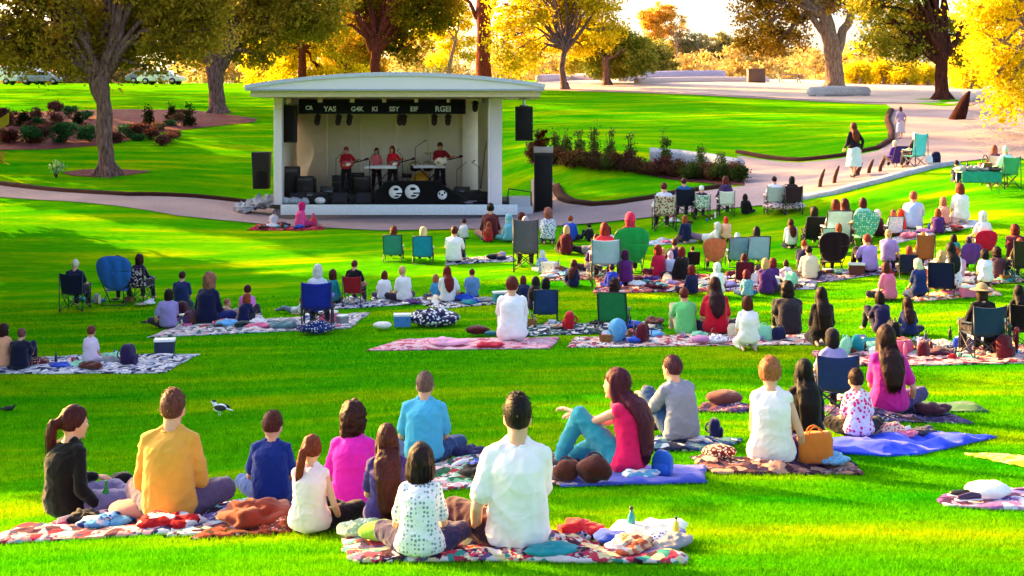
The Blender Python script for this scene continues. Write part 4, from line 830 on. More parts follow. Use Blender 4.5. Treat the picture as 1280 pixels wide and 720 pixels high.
    for s in (-1,1): y.ell(Hm((s*.031,.0895,.004)),(.0055*hs,.003*hs,.0055*hs),HM,8,5); y.limb([Hm((s*.017,.094,.030)),Hm((s*.046,.086,.030))],[.0035,.0025],5)
    join_into(body,y,2)
    y=G().limb([Hm((-.024,.086,-.057)),Hm((0,.093,-.056)),Hm((.024,.086,-.057))],[.004,.0068,.004],6); join_into(body,y,3)
    out={'body':body}
    # shirt
    g=G(); infl=.014; torso(g,infl,-.17 if not skirt else -.1,.99,.028 if seated else .02)
    for i,s in enumerate((-1,1)):
        sh,el,wr=arms[i]; a=.9 if female else 1.08
        g.limb([sp(.975)+Vector((s*.045,0,0)), sh.lerp(sp(.975),.45)+Vector((0,0,-.012)), sh-Vector((s*.012,0,0))],[.048,.058,.058],12)
        if sleeve=='none': g.limb([sh-Vector((s*.06,0,-.0)),sh-Vector((s*.015,0,.0))],[.052*a,.054*a],12)
        elif sleeve=='short': g.limb([sh-Vector((s*.05,0,-.01)),sh,sh.lerp(el,.5),sh.lerp(el,.72)],[.054*a,.061*a,.060*a,.061*a],12,caps=True)
        else: g.limb([sh-Vector((s*.05,0,-.01)),sh,sh.lerp(el,.4),el],[.054*a,.060*a,.056*a,.052*a],12); g.limb([el,el.lerp(wr,.4),wr.lerp(el,.06)],[.052*a,.047*a,.036*a],12)
    if skirt=='long':  # dress
        for hp_,kn,an,toe in LG: g.limb([hp_,hp_.lerp(kn,.5),kn],[.12,.105,.09],12)
    out['shirt']=displace(fuse(g,vox*.85,2,'shirt'), .0065, 8, seed, .6, ridge=True)
    if fine and sleeve!='none':
        g=G(); n_=28; c0=sp(.985)+u*.008
        g2=[c0+Vector((math.cos(2*math.pi*k/n_)*.082,0,0))+f*(math.sin(2*math.pi*k/n_)*.072-.004)+u*(-.004+.006*math.sin(2*math.pi*k/n_)) for k in range(n_+1)]
        g.limb(g2,[.011]*(n_+1),6,caps=False); out['collar']=g.mesh('collar')
    g=G()
    if seated or True:
        torso(g,.010,-.17,.22)
        for hp_,kn,an,toe in LG:
            if skirt=='skirt':
                g.limb([P+Vector((0,0,.06)),P+Vector((0,.02,-.15)),P+Vector((0,.03,-.42)),P+Vector((0,.03,-.58))],[.15,.20,.23,.25],18,caps=False)
                break
            if skirt=='shorts': g.limb([hp_,hp_.lerp(kn,.4),hp_.lerp(kn,.9)],[.10,.095,.082],12)
            else: g.limb([hp_,hp_.lerp(kn,.35),hp_.lerp(kn,.8),kn],[.10,.096,.080,.074],12); g.limb([kn,kn.lerp(an,.3),kn.lerp(an,.9)],[.074,.069,.052],12)
    out['trousers']=displace(fuse(g,vox,2,'trousers'), .009, 9, seed+3, ridge=True)
    g=G()
    for hp_,kn,an,toe in LG:
        dn=Vector((0,0,-.02)); g.limb([an-toe*.055+dn,an+toe*.04+dn*1.2,an+toe*.13+dn*1.6,an+toe*.19+dn*1.6],[.040,.044,.040,.030],12)
    out['shoes']=g.mesh('shoes')
    # hair
    if hair!='bald':
        g=G()
        def capfn(p):
            lim=.020+(p.z+.05)*.80
            if p.z<.052 and p.y>lim: p.y=lim
            if p.z<-.062: p.z=-.062+(p.z+.062)*.25
            if p.z<0 and hair in('short','buzz'): p.x*=.93
            return p
        k={'buzz':.96,'short':1.0,'curly':1.10}.get(hair,1.03); g.ell(Hm((0,-.012,.026)),(.086*k*hs,.106*k*hs,.110*k*hs),HM,20,15,capfn)
        q=lambda *v: Hm(v)
        bk=lambda z,o: Vector((0,0,0))
        down=lambda t,off=0: sp(t)-f*((.13 if not female else .125)+off)
        if hair in('bob','curly'):
            g.limb([q(0,-.045,.0),q(0,-.05,-.06),q(0,-.045,-.115)],[.088*hs,.088*hs,.070*hs],14,flat=.75)
            for s in (-1,1): g.limb([q(s*.062,.0,.04),q(s*.07,.0,-.04),q(s*.062,.0,-.10)],[.03*hs,.032*hs,.022*hs],9)
        if hair in('long','vlong'):
            e=.42 if hair=='long' else .12
            g.limb([q(0,-.05,.05),q(0,-.065,-.06),down(.90,.005),down(.66,.02),down(e,.03),down(e-.10,.02)],[.084*hs,.090*hs,.125,.118,.085,.030],16,flat=.48,up=(0,1,0) )
            for s in (-1,1): g.limb([q(s*.060,.005,.05),q(s*.072,-.005,-.04),q(s*.075,-.03,-.12),down(.78,.0)+Vector((s*.065,0,0))],[.03*hs,.034*hs,.034*hs,.03],10)
        if hair=='pony':
            side=r.choice((-1,1))*.03; g.ell(q(0,-.115,.03),(.03,.03,.03)); g.limb([q(0,-.11,.03),q(side*.5,-.155,.01),q(side,-.16,-.08),q(side*1.6,-.14,-.20),q(side*2,-.13,-.30)],[.022,.036,.042,.034,.010],12)
        if hair=='updo': g.ell(q(0,-.105,.055),(.048,.042,.045),HM,12,9); 
        am={'curly':.022,'updo':.006,'buzz':.001,'short':.004}.get(hair,.007)
        m=displace(fuse(g,vox*.9,1,'hair'), am, 26 if hair!='curly' else 22, seed, .22 if hair not in('curly','short') else 1)
        if fine:
            st=G(); rr_=random.Random(seed+50)
            for _ in range(220):
                a_=rr_.uniform(0,2*math.pi); ph_=rr_.uniform(.15,1.75); q0=Vector((math.cos(a_)*math.sin(ph_)*.090,-.012+math.sin(a_)*math.sin(ph_)*.112,.028+math.cos(ph_)*.116))
                if q0.y>.03 and q0.z<.06: continue
                dr_=Vector((rr_.uniform(-.3,.3),-.15+rr_.uniform(-.3,.3),-1)); L_=rr_.uniform(.02,.045)
                if hair in('short','buzz','curly','updo'): dr_=Vector((rr_.uniform(-1,1),rr_.uniform(-1,1),-.5)); L_*=.7
                dr_.normalize(); st.limb([Hm(q0*.97),Hm(q0*1.0+dr_*L_*.5),Hm(q0*1.02+dr_*L_)],[.0022,.0018,.0006],3)
            if hair in('long','vlong'):
                e=.42 if hair=='long' else .12
                for _ in range(260):
                    o1=rr_.uniform(-1,1); bx=lambda w_,t_,of: down(t_,of+.045*math.sqrt(max(0,1-o1*o1))*rr_.uniform(.7,1.1))+Vector((o1*w_,0,0)); ee=e-.10+rr_.uniform(-.10,.06)
                    st.limb([Hm((o1*.08,-.07-.03*(1-abs(o1)),-.02)),bx(.118,.88,.0),bx(.112,.66,.015),bx(.080,ee+.16,.02),bx(.05+.02*rr_.random(),ee,.01)],[.003,.003,.003,.0025,.0006],3)
            if hair=='pony':
                for _ in range(70):
                    j=Vector((rr_.uniform(-1,1),rr_.uniform(-1,1),0))*.034; st.limb([q(0,-.11,.03),q(side*.5,-.155,.01)+j*.9,q(side,-.16,-.08)+j,q(side*1.6,-.14,-.20)+j,q(side*2,-.13,-.30-rr_.uniform(0,.07))+j*.5],[.002,.003,.003,.0025,.0006],3)
            if hair in('bob','curly'):
                for _ in range(130):
                    a_=rr_.uniform(math.pi,2*math.pi); w_=rr_.uniform(.9,1.1); st.limb([q(math.cos(a_)*.09*w_,-.03+math.sin(a_)*.075*w_,.0),q(math.cos(a_)*.092*w_,-.035+math.sin(a_)*.08*w_,-.07),q(math.cos(a_)*.075*w_,-.03+math.sin(a_)*.068*w_,-.13-rr_.uniform(0,.03))],[.003,.003,.0006],3)
            join_into(m,st,0)
        out['hair']=m
    # helpers
    out['head']=(HC.copy(),HM.copy(),hs); out['top']=(Hm((0,-.01,.135 if hair!='bald' else .118))).z; out['arms']=arms; out['sp']=[sp(t) for t in (0,.25,.5,.75,1)]
    _pm[key]=out; return out
def skin(tone):
    key=('skin',tone)
    if key in _mats: return _mats[key]
    m,nt,b=newmat('skin'); b.inputs['Base Color'].default_value=(*lin(tone),1); b.inputs['Roughness'].default_value=.55; b.inputs['Subsurface Weight'].default_value=.12; b.inputs['Subsurface Radius'].default_value=(.02,.008,.004)
    noisebump(nt,b,60,.08,.004); _mats[key]=m; return m
def hairm(col):
    key=('hair',col)
    if key in _mats: return _mats[key]
    m,nt,b=newmat('hair'); b.inputs['Roughness'].default_value=.6; b.inputs['Specular IOR Level'].default_value=.18; c=lin(col)
    tc=nt.nodes.new('ShaderNodeTexCoord'); mp=nt.nodes.new('ShaderNodeMapping'); mp.inputs['Scale'].default_value=(110,110,7); nt.links.new(tc.outputs['Object'],mp.inputs['Vector'])
    t=N(nt,'ShaderNodeTexNoise',Scale=1,Detail=3); nt.links.new(mp.outputs['Vector'],t.inputs['Vector'])
    rr=ramp(nt,[(.3,tuple(v*.5 for v in c)),(.72,tuple(min(1,v*1.6+.004) for v in c))]); nt.links.new(t.outputs['Fac'],rr.inputs['Fac']); nt.links.new(rr.outputs['Color'],b.inputs['Base Color'])
    bp=N(nt,'ShaderNodeBump',Strength=.6,Distance=.006); nt.links.new(t.outputs['Fac'],bp.inputs['Height']); nt.links.new(bp.outputs['Normal'],b.inputs['Normal']); _mats[key]=m; return m
M_eye=flat('e8e4de',.2,bump=0,name='eye_white'); M_iris=flat('2a1a12',.15,bump=0,name='iris'); 
PEOPLE=[]; _log=[]
def setm(o, mats):
    me=o.data
    while len(me.materials)<len(mats): me.materials.append(mats[len(me.materials)])
    for i,m in enumerate(mats):
        if me.materials[i]!=m: o.material_slots[i].link='OBJECT'; o.material_slots[i].material=m
def person(label, px, base, top, pose='cross', yaw=0, hy=0, hp=0, hair='short', hc='2a1512', shirt='ffffff', sleeve='short', pants='2a2438', f=False, kid=False, sk='d8a284', pat=None, pat2=None, ps=30, skirt=None, seed=None, fine=None, hat=None, hands=None, lean=None, d=None, z=None, short=None, group=None, wx=None, belt=None, shoe='3a3038'):
    seed = seed if seed is not None else int(px)%3
    fine = (base>500) if fine is None else fine
    M=person_meshes(pose,f,kid,sleeve,hair,hy,hp,fine,seed,skirt,hands,lean)
    if d is None: p=hit(px,base)
    else: p=at(px,base,d)
    if z is not None: p.z=z
    depth=p.y; s=(base-top)*depth/FW/M['top']; s0=s; s=min(1.32,max(.55,s))
    if abs(s-s0)>.01: _log.append((round(s0,2),round(p.y,1),px,base,label))
    # the seat sits at the given base row: base row is the body's lowest edge nearest the viewer
    b=bpy.data.objects.new('person', M['body']); COL.objects.link(b); b.location=p; b.rotation_euler=(0,0,R(yaw)); b.scale=(s*(wx or (.92 if fine else .95)),s*.97,s)
    lip={'d8a284':'a85a50','c98a68':'94503f','8a5a40':'6a3a30','5a3624':'4a2a22','efc4a8':'b8685c'}.get(sk,'94503f')
    setm(b,[skin(sk),M_eye,M_iris,flat(lip,.5,bump=0,name='lips')]); tag(b,label,'person',group)
    c=cloth(shirt,pat or 'plain',pat2 or 'ffffff',ps); obj('dress' if skirt=='long' else 'shirt', M['shirt'], c, b)
    obj('shorts' if skirt=='shorts' else ('skirt' if skirt in('long','skirt') else 'trousers'), M['trousers'], cloth(pants), b); 
    if 'collar' in M: obj('collar', M['collar'], c, b)
    if fine or pose in('stand','walk','guitar','play'): obj('shoes', M['shoes'], flat(shoe,.7), b)
    if 'hair' in M: obj('hair', M['hair'], hairm(hc), b)
    if hat:
        HC,HM,hs=M['head']; q=lambda *v: HC+HM@(Vector(v)*hs); kind,col=hat; g=G()
        if kind=='straw': g.ell(q(0,-.01,.07),(.20*hs,.21*hs,.018),HM,24,6); g.ell(q(0,-.015,.10),(.095*hs,.115*hs,.085*hs),HM,18,9)
        elif kind=='cap': g.ell(q(0,-.012,.055),(.094*hs,.114*hs,.092*hs),HM,18,9); g.ell(q(0,.10,.055),(.07*hs,.075*hs,.010),HM,14,6)
        else: g.ell(q(0,-.012,.05),(.100*hs,.120*hs,.105*hs),HM,18,10); g.torus(q(0,-.012,.01),.098*hs,.018,HM,n=20,k=6)
        hm=g.mesh('hat'); obj('hat', hm, cloth(col,'stripe','8a5a3a',90) if kind=='straw' else cloth(col), b)
    PEOPLE.append((p.copy(), short or label, s, M, b)); return b
# ------------------------------------------------------------------ chairs
_cm={}
def chair_parts(style):
    if style in _cm: return _cm[style]
    D={}; fr=G(); 
    if style in('camp','high'):
        top=.92 if style=='camp' else 1.18; w=.27
        D['seat']=G().sheet(lambda a,b:((a-.5)*2*w*.95, -.10+.48*b, .44-.05*math.sin(math.pi*a)-.02*math.sin(math.pi*b)),8,8,.012).mesh('seat')
        D['backrest']=G().sheet(lambda a,b:((a-.5)*2*w*(1+.06*b), -.10-.13*b-.045*math.sin(math.pi*a), .42+(top-.42)*b-.03*math.sin(math.pi*a)*b),10,10,.014).mesh('backrest')
        for s in (-1,1):
            fr.cyl((s*w,-.26,.0),(s*w*1.03,-.235,top+.02),.011,n=8); fr.cyl((s*w,.38,0),(s*w,.36,.62),.011,n=8)
            fr.cyl((s*w,-.24,.02),(s*w,.38,.44),.010,n=7); fr.cyl((s*w,.38,.02),(s*w,-.14,.44),.010,n=7)
            fr.ell((s*w,-.26,.012),(.03,.03,.014),n=8,m=5); fr.ell((s*w,.38,.012),(.03,.03,.014),n=8,m=5)
        fr.cyl((-w,.38,.03),(w,.36,.44),.010,n=7).cyl((w,.38,.03),(-w,.36,.44),.010,n=7).cyl((-w,-.25,.03),(w,-.12,.44),.010,n=7).cyl((w,-.25,.03),(-w,-.12,.44),.010,n=7)
        D['arm']=[G().sheet(lambda a,b,s=s:(s*w+(a-.5)*.06,-.2+.58*b,.64-.02*math.sin(math.pi*b)),2,6,.012).mesh('armrest') for s in (-1,1)]
    elif style=='moon':
        D['seat']=G().sheet(lambda a,b:((a-.5)*.56, -.05+.42*b, .36+.06*b),8,8,.02).mesh('seat')
        def fn(a,b):
            th=2*math.pi*a; cs_,sn=math.cos(th),math.sin(th); x=math.copysign(abs(cs_)**.72,cs_)*.42*b; z=math.copysign(abs(sn)**.8,sn)*(.40 if sn>0 else .46)*b
            x*=1+.16*(z/.45); return (x, -.22-.30*z-.07*(1-b*b)-.02*math.sin(x*22)*b*(1-b)*4, .84+z)
        D['backrest']=G().sheet(fn,40,10,.02).mesh('backrest')
        fr.limb([Vector(fn(k/40,1))+Vector((0,.004,0)) for k in range(41)],[.013]*41,6,caps=False)
        for s in (-1,1): fr.cyl((s*.30,-.30,0),(s*.26,.35,.42),.013,n=8); fr.cyl((s*.30,.42,0),(s*.34,-.2,.62),.013,n=8)
        fr.cyl((-.3,-.3,.02),(.3,-.3,.02),.011,n=7).cyl((-.3,.42,.02),(.3,.42,.02),.011,n=7)
        D['arm']=[]
    else: # low beach chair
        h=.78; w=.27
        D['seat']=G().sheet(lambda a,b:((a-.5)*2*w, -.12+.46*b, .22+.05*b-.03*math.sin(math.pi*a)),8,8,.010).mesh('seat')
        D['backrest']=G().sheet(lambda a,b:((a-.5)*2*w*(1-.06*b**3), -.12-.20*b-.02*math.sin(math.pi*a), .20+(h-.20)*b),10,12,.014).mesh('backrest')
        for s in (-1,1):
            fr.limb([(s*w,.36,.01),(s*w,.35,.27),(s*w,-.12,.21),(s*w*1.0,-.33,h)],[.012]*4,8); fr.limb([(s*w,-.30,.01),(s*w,-.26,.12),(s*w,.1,.25),(s*w,.30,.42)],[.011]*4,8)
        fr.cyl((-w,-.33,h),(w,-.33,h),.013,n=8).cyl((-w,-.30,.015),(w,-.30,.015),.011,n=8)
        D['arm']=[G().box((s*w,.06,.43),(.05,.42,.025)).mesh('armrest',False) for s in (-1,1)]
    D['frame']=fr.mesh('frame'); _cm[style]=D; return D
CHAIRS=[]
def chair(label,p,yaw,s,style,col,col2=None,pat='plain',fcol='3a3a40',ps=16,seatcol=None,short=None):
    D=chair_parts(style); e=empty('folding_chair',p,R(yaw),s); tag(e,label,'chair','folding chairs on the lawn'); m=cloth(col,pat,col2 or 'ffffff',ps)
    obj('backrest',D['backrest'],m,e); obj('seat',D['seat'],cloth(seatcol) if seatcol else m,e); obj('frame',D['frame'],flat(fcol,.4,.5,bump=0),e)
    for a in D['arm']: obj('armrest',a,m,e)
    return e
_hh={'camp':'chair','high':'chair','moon':'chair','beach':'low'}
def seated(label, px, base, top, style, ccol, clabel, yaw=0, s=None, col2=None, pat='plain', fcol='3a3a40', hc='2a1512', ps=16, **kw):
    if kw.get('hair')=='vlong': kw['hair']='bob'
    b=person(label,px,base,top,pose=_hh[style],yaw=yaw,hc=hc,fine=False,**kw); sc=b.scale[2]
    m={'camp':.47,'high':.47,'moon':.47,'beach':.26}[style]
    b.location=b.location+Vector((0,.02,0)); c=chair(clabel,b.location+Matrix.Rotation(R(yaw),3,'Z')@Vector((0,-.08*sc,0)),yaw,sc*(s or 1),style,ccol,col2,pat,fcol,ps); CHAIRS.append(c); return b
# ------------------------------------------------------------------ blankets and clutter
def blanket(label, cx, cy, w, h, pal, seed, kind='blanket', scale=None, poly=None, relief=.07, irr=.14, step=None, short=None, n=22, plain=False, group=None):
    r=random.Random(seed); wpoly=None
    if poly is None:
        c=hit(cx,cy); k_=c.y/FW; hx=w/2*k_; y0=hit(cx,cy+h/2).y; y1=hit(cx,cy-h/2).y; hy=max((y1-y0)/2, .35); cyw=(y0+y1)/2; rot=r.uniform(-.16,.16)*min(1,hy/hx*1.6); sh=r.uniform(-.25,.25)
        cr=[(-1,-1),(1,-1),(1,1),(-1,1)]; cr=[(a*hx*r.uniform(.9,1.06)+b*hy*sh, b*hy*r.uniform(.85,1.1)) for a,b in cr]; cr=[(a*math.cos(rot)-b*math.sin(rot)+c.x, a*math.sin(rot)+b*math.cos(rot)+cyw) for a,b in cr]; wpoly=[]
        for q in range(4):
            a=Vector(cr[q]); b=Vector(cr[(q+1)%4]); m_=6; nr=(b-a).normalized(); nr=Vector((-nr.y,nr.x))
            for t in range(m_):
                u_=t/m_; wb=noise.noise(Vector((a.x+u_*5,a.y+seed,q)))*.07*min(hx,1.2) if t else 0; wpoly.append(a.lerp(b,u_)+nr*wb)
    c=hit(cx,cy); k=c.y/FW; ext=w*k; step=step or max(.05, ext/34)
    m=cloth(pal[0]) if plain else patchwork(pal, (scale or 6)*(2.3 if c.y<16 else 1.5), seed=seed)
    o=region(wpoly or poly, step, .022, kind, m, thick=.016, relief=relief, rfreq=3.2, kind=None, seed=seed, px=wpoly is None); tag(o,label,kind,group); BL.append((o,label,cx,cy,w,h)); return o
BL=[]
_ccache={}
def clutter_mesh(kind, v):
    if (kind,v) in _ccache: return _ccache[(kind,v)]
    r=random.Random(v*7+3)
    def lump(rx,ry,rz,amp,f,n=26,m=16):
        me=G().ell((0,0,rz*.8),(rx,ry,rz),n=n,m=m).mesh('lump')
        for q in me.vertices:
            d=noise.noise(q.co*f+Vector((v*5,0,0)))+.6*noise.noise(q.co*f*2.3+Vector((0,v*3,0))); q.co+=q.co.normalized()*d*amp
            if q.co.z<0: q.co.z*=.15
        return me
    if kind=='jacket': D={'':lump(.26,.20,.08,.085,6.5)}
    elif kind=='towel': D={'':lump(.30,.18,.055,.06,8)}
    elif kind=='cushion': 
        def fn(p): 
            k=1-(abs(p.x)/.24)**4*.2-(abs(p.y)/.18)**4*.2; p.z*=max(.2,k); return p
        me=G().ell((0,0,.085),(.24,.18,.09),n=28,m=14).mesh('cushion'); displace(me,.012,9,v); D={'':me}
    elif kind=='tote_bag': D={'':displace(G().loft([[Vector((math.copysign(abs(math.cos(a))**.5,math.cos(a))*x,math.copysign(abs(math.sin(a))**.5,math.sin(a))*y,z)) for a in [2*math.pi*i/20 for i in range(20)]] for x,y,z in ((.15,.07,0),(.19,.10,.03),(.20,.10,.14),(.19,.08,.25),(.17,.05,.31))]).mesh('bag'),.02,8,v),'handle':G().torus((0,.03,.31),.08,.009,Matrix.Rotation(R(84),3,'X'),arc=.5,n=14,k=6).torus((0,-.03,.31),.08,.009,Matrix.Rotation(R(96),3,'X'),arc=.5,n=14,k=6).mesh('handle')}
    elif kind=='backpack': D={'':displace(G().loft([[Vector((math.copysign(abs(math.cos(a))**.45,math.cos(a))*x,math.copysign(abs(math.sin(a))**.45,math.sin(a))*y,z)) for a in [2*math.pi*i/24 for i in range(24)]] for x,y,z in ((.12,.07,0),(.155,.10,.03),(.16,.105,.15),(.155,.10,.28),(.13,.085,.36),(.08,.05,.405),(.02,.02,.415))]).loft([[Vector((math.copysign(abs(math.cos(a))**.5,math.cos(a))*x,-.12+math.copysign(abs(math.sin(a))**.5,math.sin(a))*y,z)) for a in [2*math.pi*i/18 for i in range(18)]] for x,y,z in ((.09,.03,.03),(.12,.045,.06),(.12,.045,.18),(.09,.03,.21))]).mesh('backpack'),.020,9,v),'strap':G().torus((-.07,.10,.22),.085,.012,Matrix.Rotation(R(90),3,'Y'),n=16,k=6).torus((.07,.10,.22),.085,.012,Matrix.Rotation(R(90),3,'Y'),n=16,k=6).mesh('strap')}
    elif kind=='round_bag': D={'':displace(G().ell((0,0,.13),(.19,.14,.14),n=28,m=16).mesh('round_bag'),.03,7,v),'handle':G().torus((0,.0,.22),.10,.010,Matrix.Rotation(R(70),3,'X'),arc=.5,n=14,k=6).mesh('handle')}
    elif kind=='bottle': D={'':G().loft([[Vector((math.cos(a)*x,math.sin(a)*x,z)) for a in [2*math.pi*i/14 for i in range(14)]] for x,z in ((.03,0),(.036,.01),(.036,.15),(.03,.19),(.014,.22),(.014,.245))]).mesh('bottle'),'cap':G().cyl((0,0,.245),(0,0,.27),.017).mesh('cap')}
    elif kind=='cooler': D={'':G().box((0,0,.13),(.40,.26,.26),top=(1.05,1.05)).mesh('cooler',False),'lid':G().box((0,0,.285),(.44,.29,.05)).mesh('lid',False),'handle':G().torus((0,-.15,.20),.13,.010,Matrix.Rotation(R(-60),3,'X'),arc=.5,n=16,k=6).mesh('handle')}
    elif kind=='basket': D={'':G().loft([[Vector((math.cos(a)*x,math.sin(a)*x*.75,z)) for a in [2*math.pi*i/22 for i in range(22)]] for x,z in ((.15,0),(.18,.05),(.20,.12),(.21,.18),(.22,.19),(.20,.185),(.17,.06))]).mesh('basket'),'handle':G().torus((0,0,.17),.20,.012,Matrix.Rotation(R(90),3,'X'),arc=.5,n=18,k=6).mesh('handle')}
    elif kind=='shoe': D={'':G().limb([(0,-.1,.04),(0,-.03,.05),(0,.07,.035),(0,.12,.03)],[.036,.042,.038,.030],12).mesh('shoe'),'sole':G().limb([(0,-.11,.012),(0,.13,.012)],[.045,.045],12,flat=.3,up=(0,0,1)).mesh('sole')}
    elif kind=='cup': D={'':G().loft([[Vector((math.cos(a)*x,math.sin(a)*x,z)) for a in [2*math.pi*i/16 for i in range(16)]] for x,z in ((.028,0),(.040,.11),(.036,.108),(.026,.01))]).mesh('cup')}
    elif kind=='food_box': D={'':G().box((0,0,.035),(.20,.15,.07),top=(1.06,1.06)).mesh('food_box',False),'lid':G().box((0,.07,.10),(.22,.012,.12),Matrix.Rotation(R(-20),3,'X')).mesh('lid',False)}
    elif kind=='rolled_mat': D={'':G().cyl((-.24,0,.06),(.24,0,.06),.06,n=20).mesh('rolled_mat'),'strap':G().torus((-.12,0,.06),.062,.008,Matrix.Rotation(R(90),3,'Y'),n=18,k=5).torus((.12,0,.06),.062,.008,Matrix.Rotation(R(90),3,'Y'),n=18,k=5).mesh('strap')}
    elif kind=='sun_hat': D={'':displace(G().ell((0,0,.02),(.19,.19,.012),n=26,m=6).ell((0,0,.05),(.09,.10,.07),n=20,m=8).mesh('sun_hat'),.006,10,v)}
    _ccache[(kind,v)]=D; return D
COLN={'red':'c01828','navy':'141a4a','white':'e8e6ea','pink':'e06a94','teal':'1a8a96','olive':'5a6a22','brown':'5a2a20','black':'101014','lavender':'9a8ac8','orange':'e07a28','blue':'1f4ac0','cream':'e6d8bc','grey':'8a8a92','maroon':'5a1024','yellow':'e8c83a','purple':'4a2070','mint':'8ad4b4','sky blue':'6ab4e8'}
KN={'round_bag':'round bag','jacket':'crumpled jacket','towel':'bunched towel','cushion':'cushion','tote_bag':'tote bag','backpack':'backpack','bottle':'water bottle','cooler':'cooler','basket':'wicker basket','shoe':'shoe','cup':'paper cup','food_box':'open food box','rolled_mat':'rolled mat','sun_hat':'sun hat'}
CAT={'round_bag':'bag','jacket':'jacket','towel':'towel','cushion':'cushion','tote_bag':'bag','backpack':'bag','bottle':'bottle','cooler':'cooler','basket':'basket','shoe':'shoe','cup':'cup','food_box':'box','rolled_mat':'mat','sun_hat':'hat'}
NMS={'jacket':'crumpled_jacket','towel':'bunched_towel'}
_used=set()
def item(kind,p,col,label,size=1,yaw=0,v=0,pat=None,col2='e8e6ea'):
    D=clutter_mesh(kind,v); hexc=COLN.get(col,col); soft=kind in('jacket','towel','cushion','tote_bag','backpack','sun_hat','round_bag')
    m = (cloth(hexc,pat or 'plain',col2,26) if soft else flat(hexc,.45)); 
    if kind=='basket': m=cloth('a87a42','stripe','6a4420',60)
    if kind=='towel' and pat=='patch': m=patchwork([hexc,'f0e8ee',col2,hexc],14,seed=v)
    o=obj(NMS.get(kind,kind),D[''],m,loc=p,rot=(0,0,yaw)); o.scale=(size,)*3; tag(o,label,CAT[kind])
    for k,me in D.items():
        if k: obj(k,me,flat('e6e6ea',.5) if k in('lid','sole') else (m if soft else flat('2a2a30',.5)),o)
    return o
def scatter(cx,cy,w,h,n,where,seed,kinds=None,cols=None,smin=.8,smax=1.2,avoid=.42):
    r=random.Random(seed); k0=kinds or (['jacket','towel','cushion','bottle','shoe','cup','towel','jacket','food_box','sun_hat'] if cy>480 else None) or ['jacket','towel','cushion','tote_bag','backpack','bottle','cooler','basket','shoe','cup','food_box','jacket','towel','sun_hat','towel','jacket','jacket','towel','jacket','towel','shoe','food_box','bottle','jacket']
    cl=cols or ['red','navy','white','pink','teal','brown','black','lavender','blue','cream','maroon','purple','mint','sky blue','white','grey']
    i=0;t=0
    while i<n and t<n*14:
        t+=1; px=cx+r.uniform(-.5,.5)*w*.9; py=cy+r.uniform(-.45,.45)*h
        p=hit(px,py)
        near=sorted(((q[0]-p).length/q[2],j) for j,q in enumerate(PEOPLE))
        if near and near[0][0]<avoid: continue
        kd=r.choice(k0); c=r.choice(cl); lab=None
        sh=PEOPLE[near[0][1]][1] if near and near[0][0]<4 else where
        for q in (f'{c} {KN[kd]} beside {sh}', f'{c} {KN[kd]} on {where}', f'{c} {KN[kd]} between {sh} and the blanket edge', f'small {c} {KN[kd]} lying near {sh}', f'second {c} {KN[kd]} near {sh}'):
            if q not in _used and len(q.split())<=16: lab=q; break
        if lab is None: continue
        _used.add(lab); p.z+=.030; pat=r.choice([None,None,'dots','floral','stripe','patch']) if kd in('jacket','towel','cushion','tote_bag') else None
        item(kd,p,c,lab,r.uniform(smin,smax)*(.52 if p.y<14 else .72),r.uniform(0,6.28),r.randrange(4),pat,COLN[r.choice(cl)]); i+=1
# ------------------------------------------------------------------ the crowd: foreground
BRH='4a1e16'; DKH='1a0c0a'; MAR='3a0f12'; AUB='7a3018'; BLD='d0a878'; GRY='a09a98'; 
P=person
P('woman in black cardigan with dark ponytail holding a green stem',84,650,509,'sideR',-28,-25,-6,'pony',MAR,'0a0a0c','long','7a7098',f=True,seed=1,short='woman in black cardigan')
P('man in yellow sweater with cropped brown hair',212,655,488,'cross',0,0,0,'short','5a3028','e0a040','long','5a4a6a',seed=2,short='man in yellow sweater',lean=4,wx=.87)
P('boy in royal navy T-shirt with short dark hair',338,632,516,'cross',0,-10,-8,'short',BRH,'0e2a78','short','3a5a9a',kid=True,seed=3,short='boy in navy T-shirt')
P('woman in pink white sleeveless top with auburn side ponytail',388,668,546,'sideR',0,-15,-8,'pony','6a2a18','f2dce4','none','140c12',f=True,seed=4,short='woman in pale sleeveless top')
P('woman in magenta T-shirt with short curly brown hair',440,642,507,'cross',0,-22,0,'curly','30100e','e01eb0','short','120c14',f=True,seed=5,short='woman in magenta T-shirt')
P('woman in dark purple dress with very long brown hair',484,669,532,'kneel',8,6,0,'vlong','3a1416','3a2a72','short','3a2a72',f=True,seed=6,skirt=None,short='woman in purple dress')
P('older man in sky blue T-shirt with greying short hair',530,582,467,'cross',0,0,0,'short','6a5048','4ab0d8','short','304a7a',seed=7,short='man in sky blue T-shirt')
P('child in white shirt printed with small grey leaves',525,701,558,'cross',0,-12,-4,'bob','220e12','ece6f0','short','2a2450',f=True,kid=True,pat='leaf',pat2='7a90a0',ps=30,seed=8,short='child in leaf print shirt')
P('man in plain white T-shirt with short black hair',647,692,492,'sideL',0,0,0,'short','14090a','f8eef2','short','38182a',seed=9,short='man in white T-shirt',lean=0,wx=.84)
P('woman in hot pink tank top and teal trousers with long burgundy hair',785,594,461,'reach',58,5,0,'vlong','4a1428','f01860','none','2f93a8',f=True,seed=10,short='woman in hot pink top')
P('man in grey T-shirt leaning on his raised knees',851,556,446,'knees',32,8,0,'short','4a2432','8a8fa6','short','2a4a78',seed=11,skirt='shorts',short='man in grey T-shirt')
P('woman in white sleeveless top with pinned up ginger hair',964,583,447,'sideR',-6,-18,-2,'updo','9a5a38','f6ecec','none','2a2460',f=True,seed=12,short='woman in white sleeveless top')
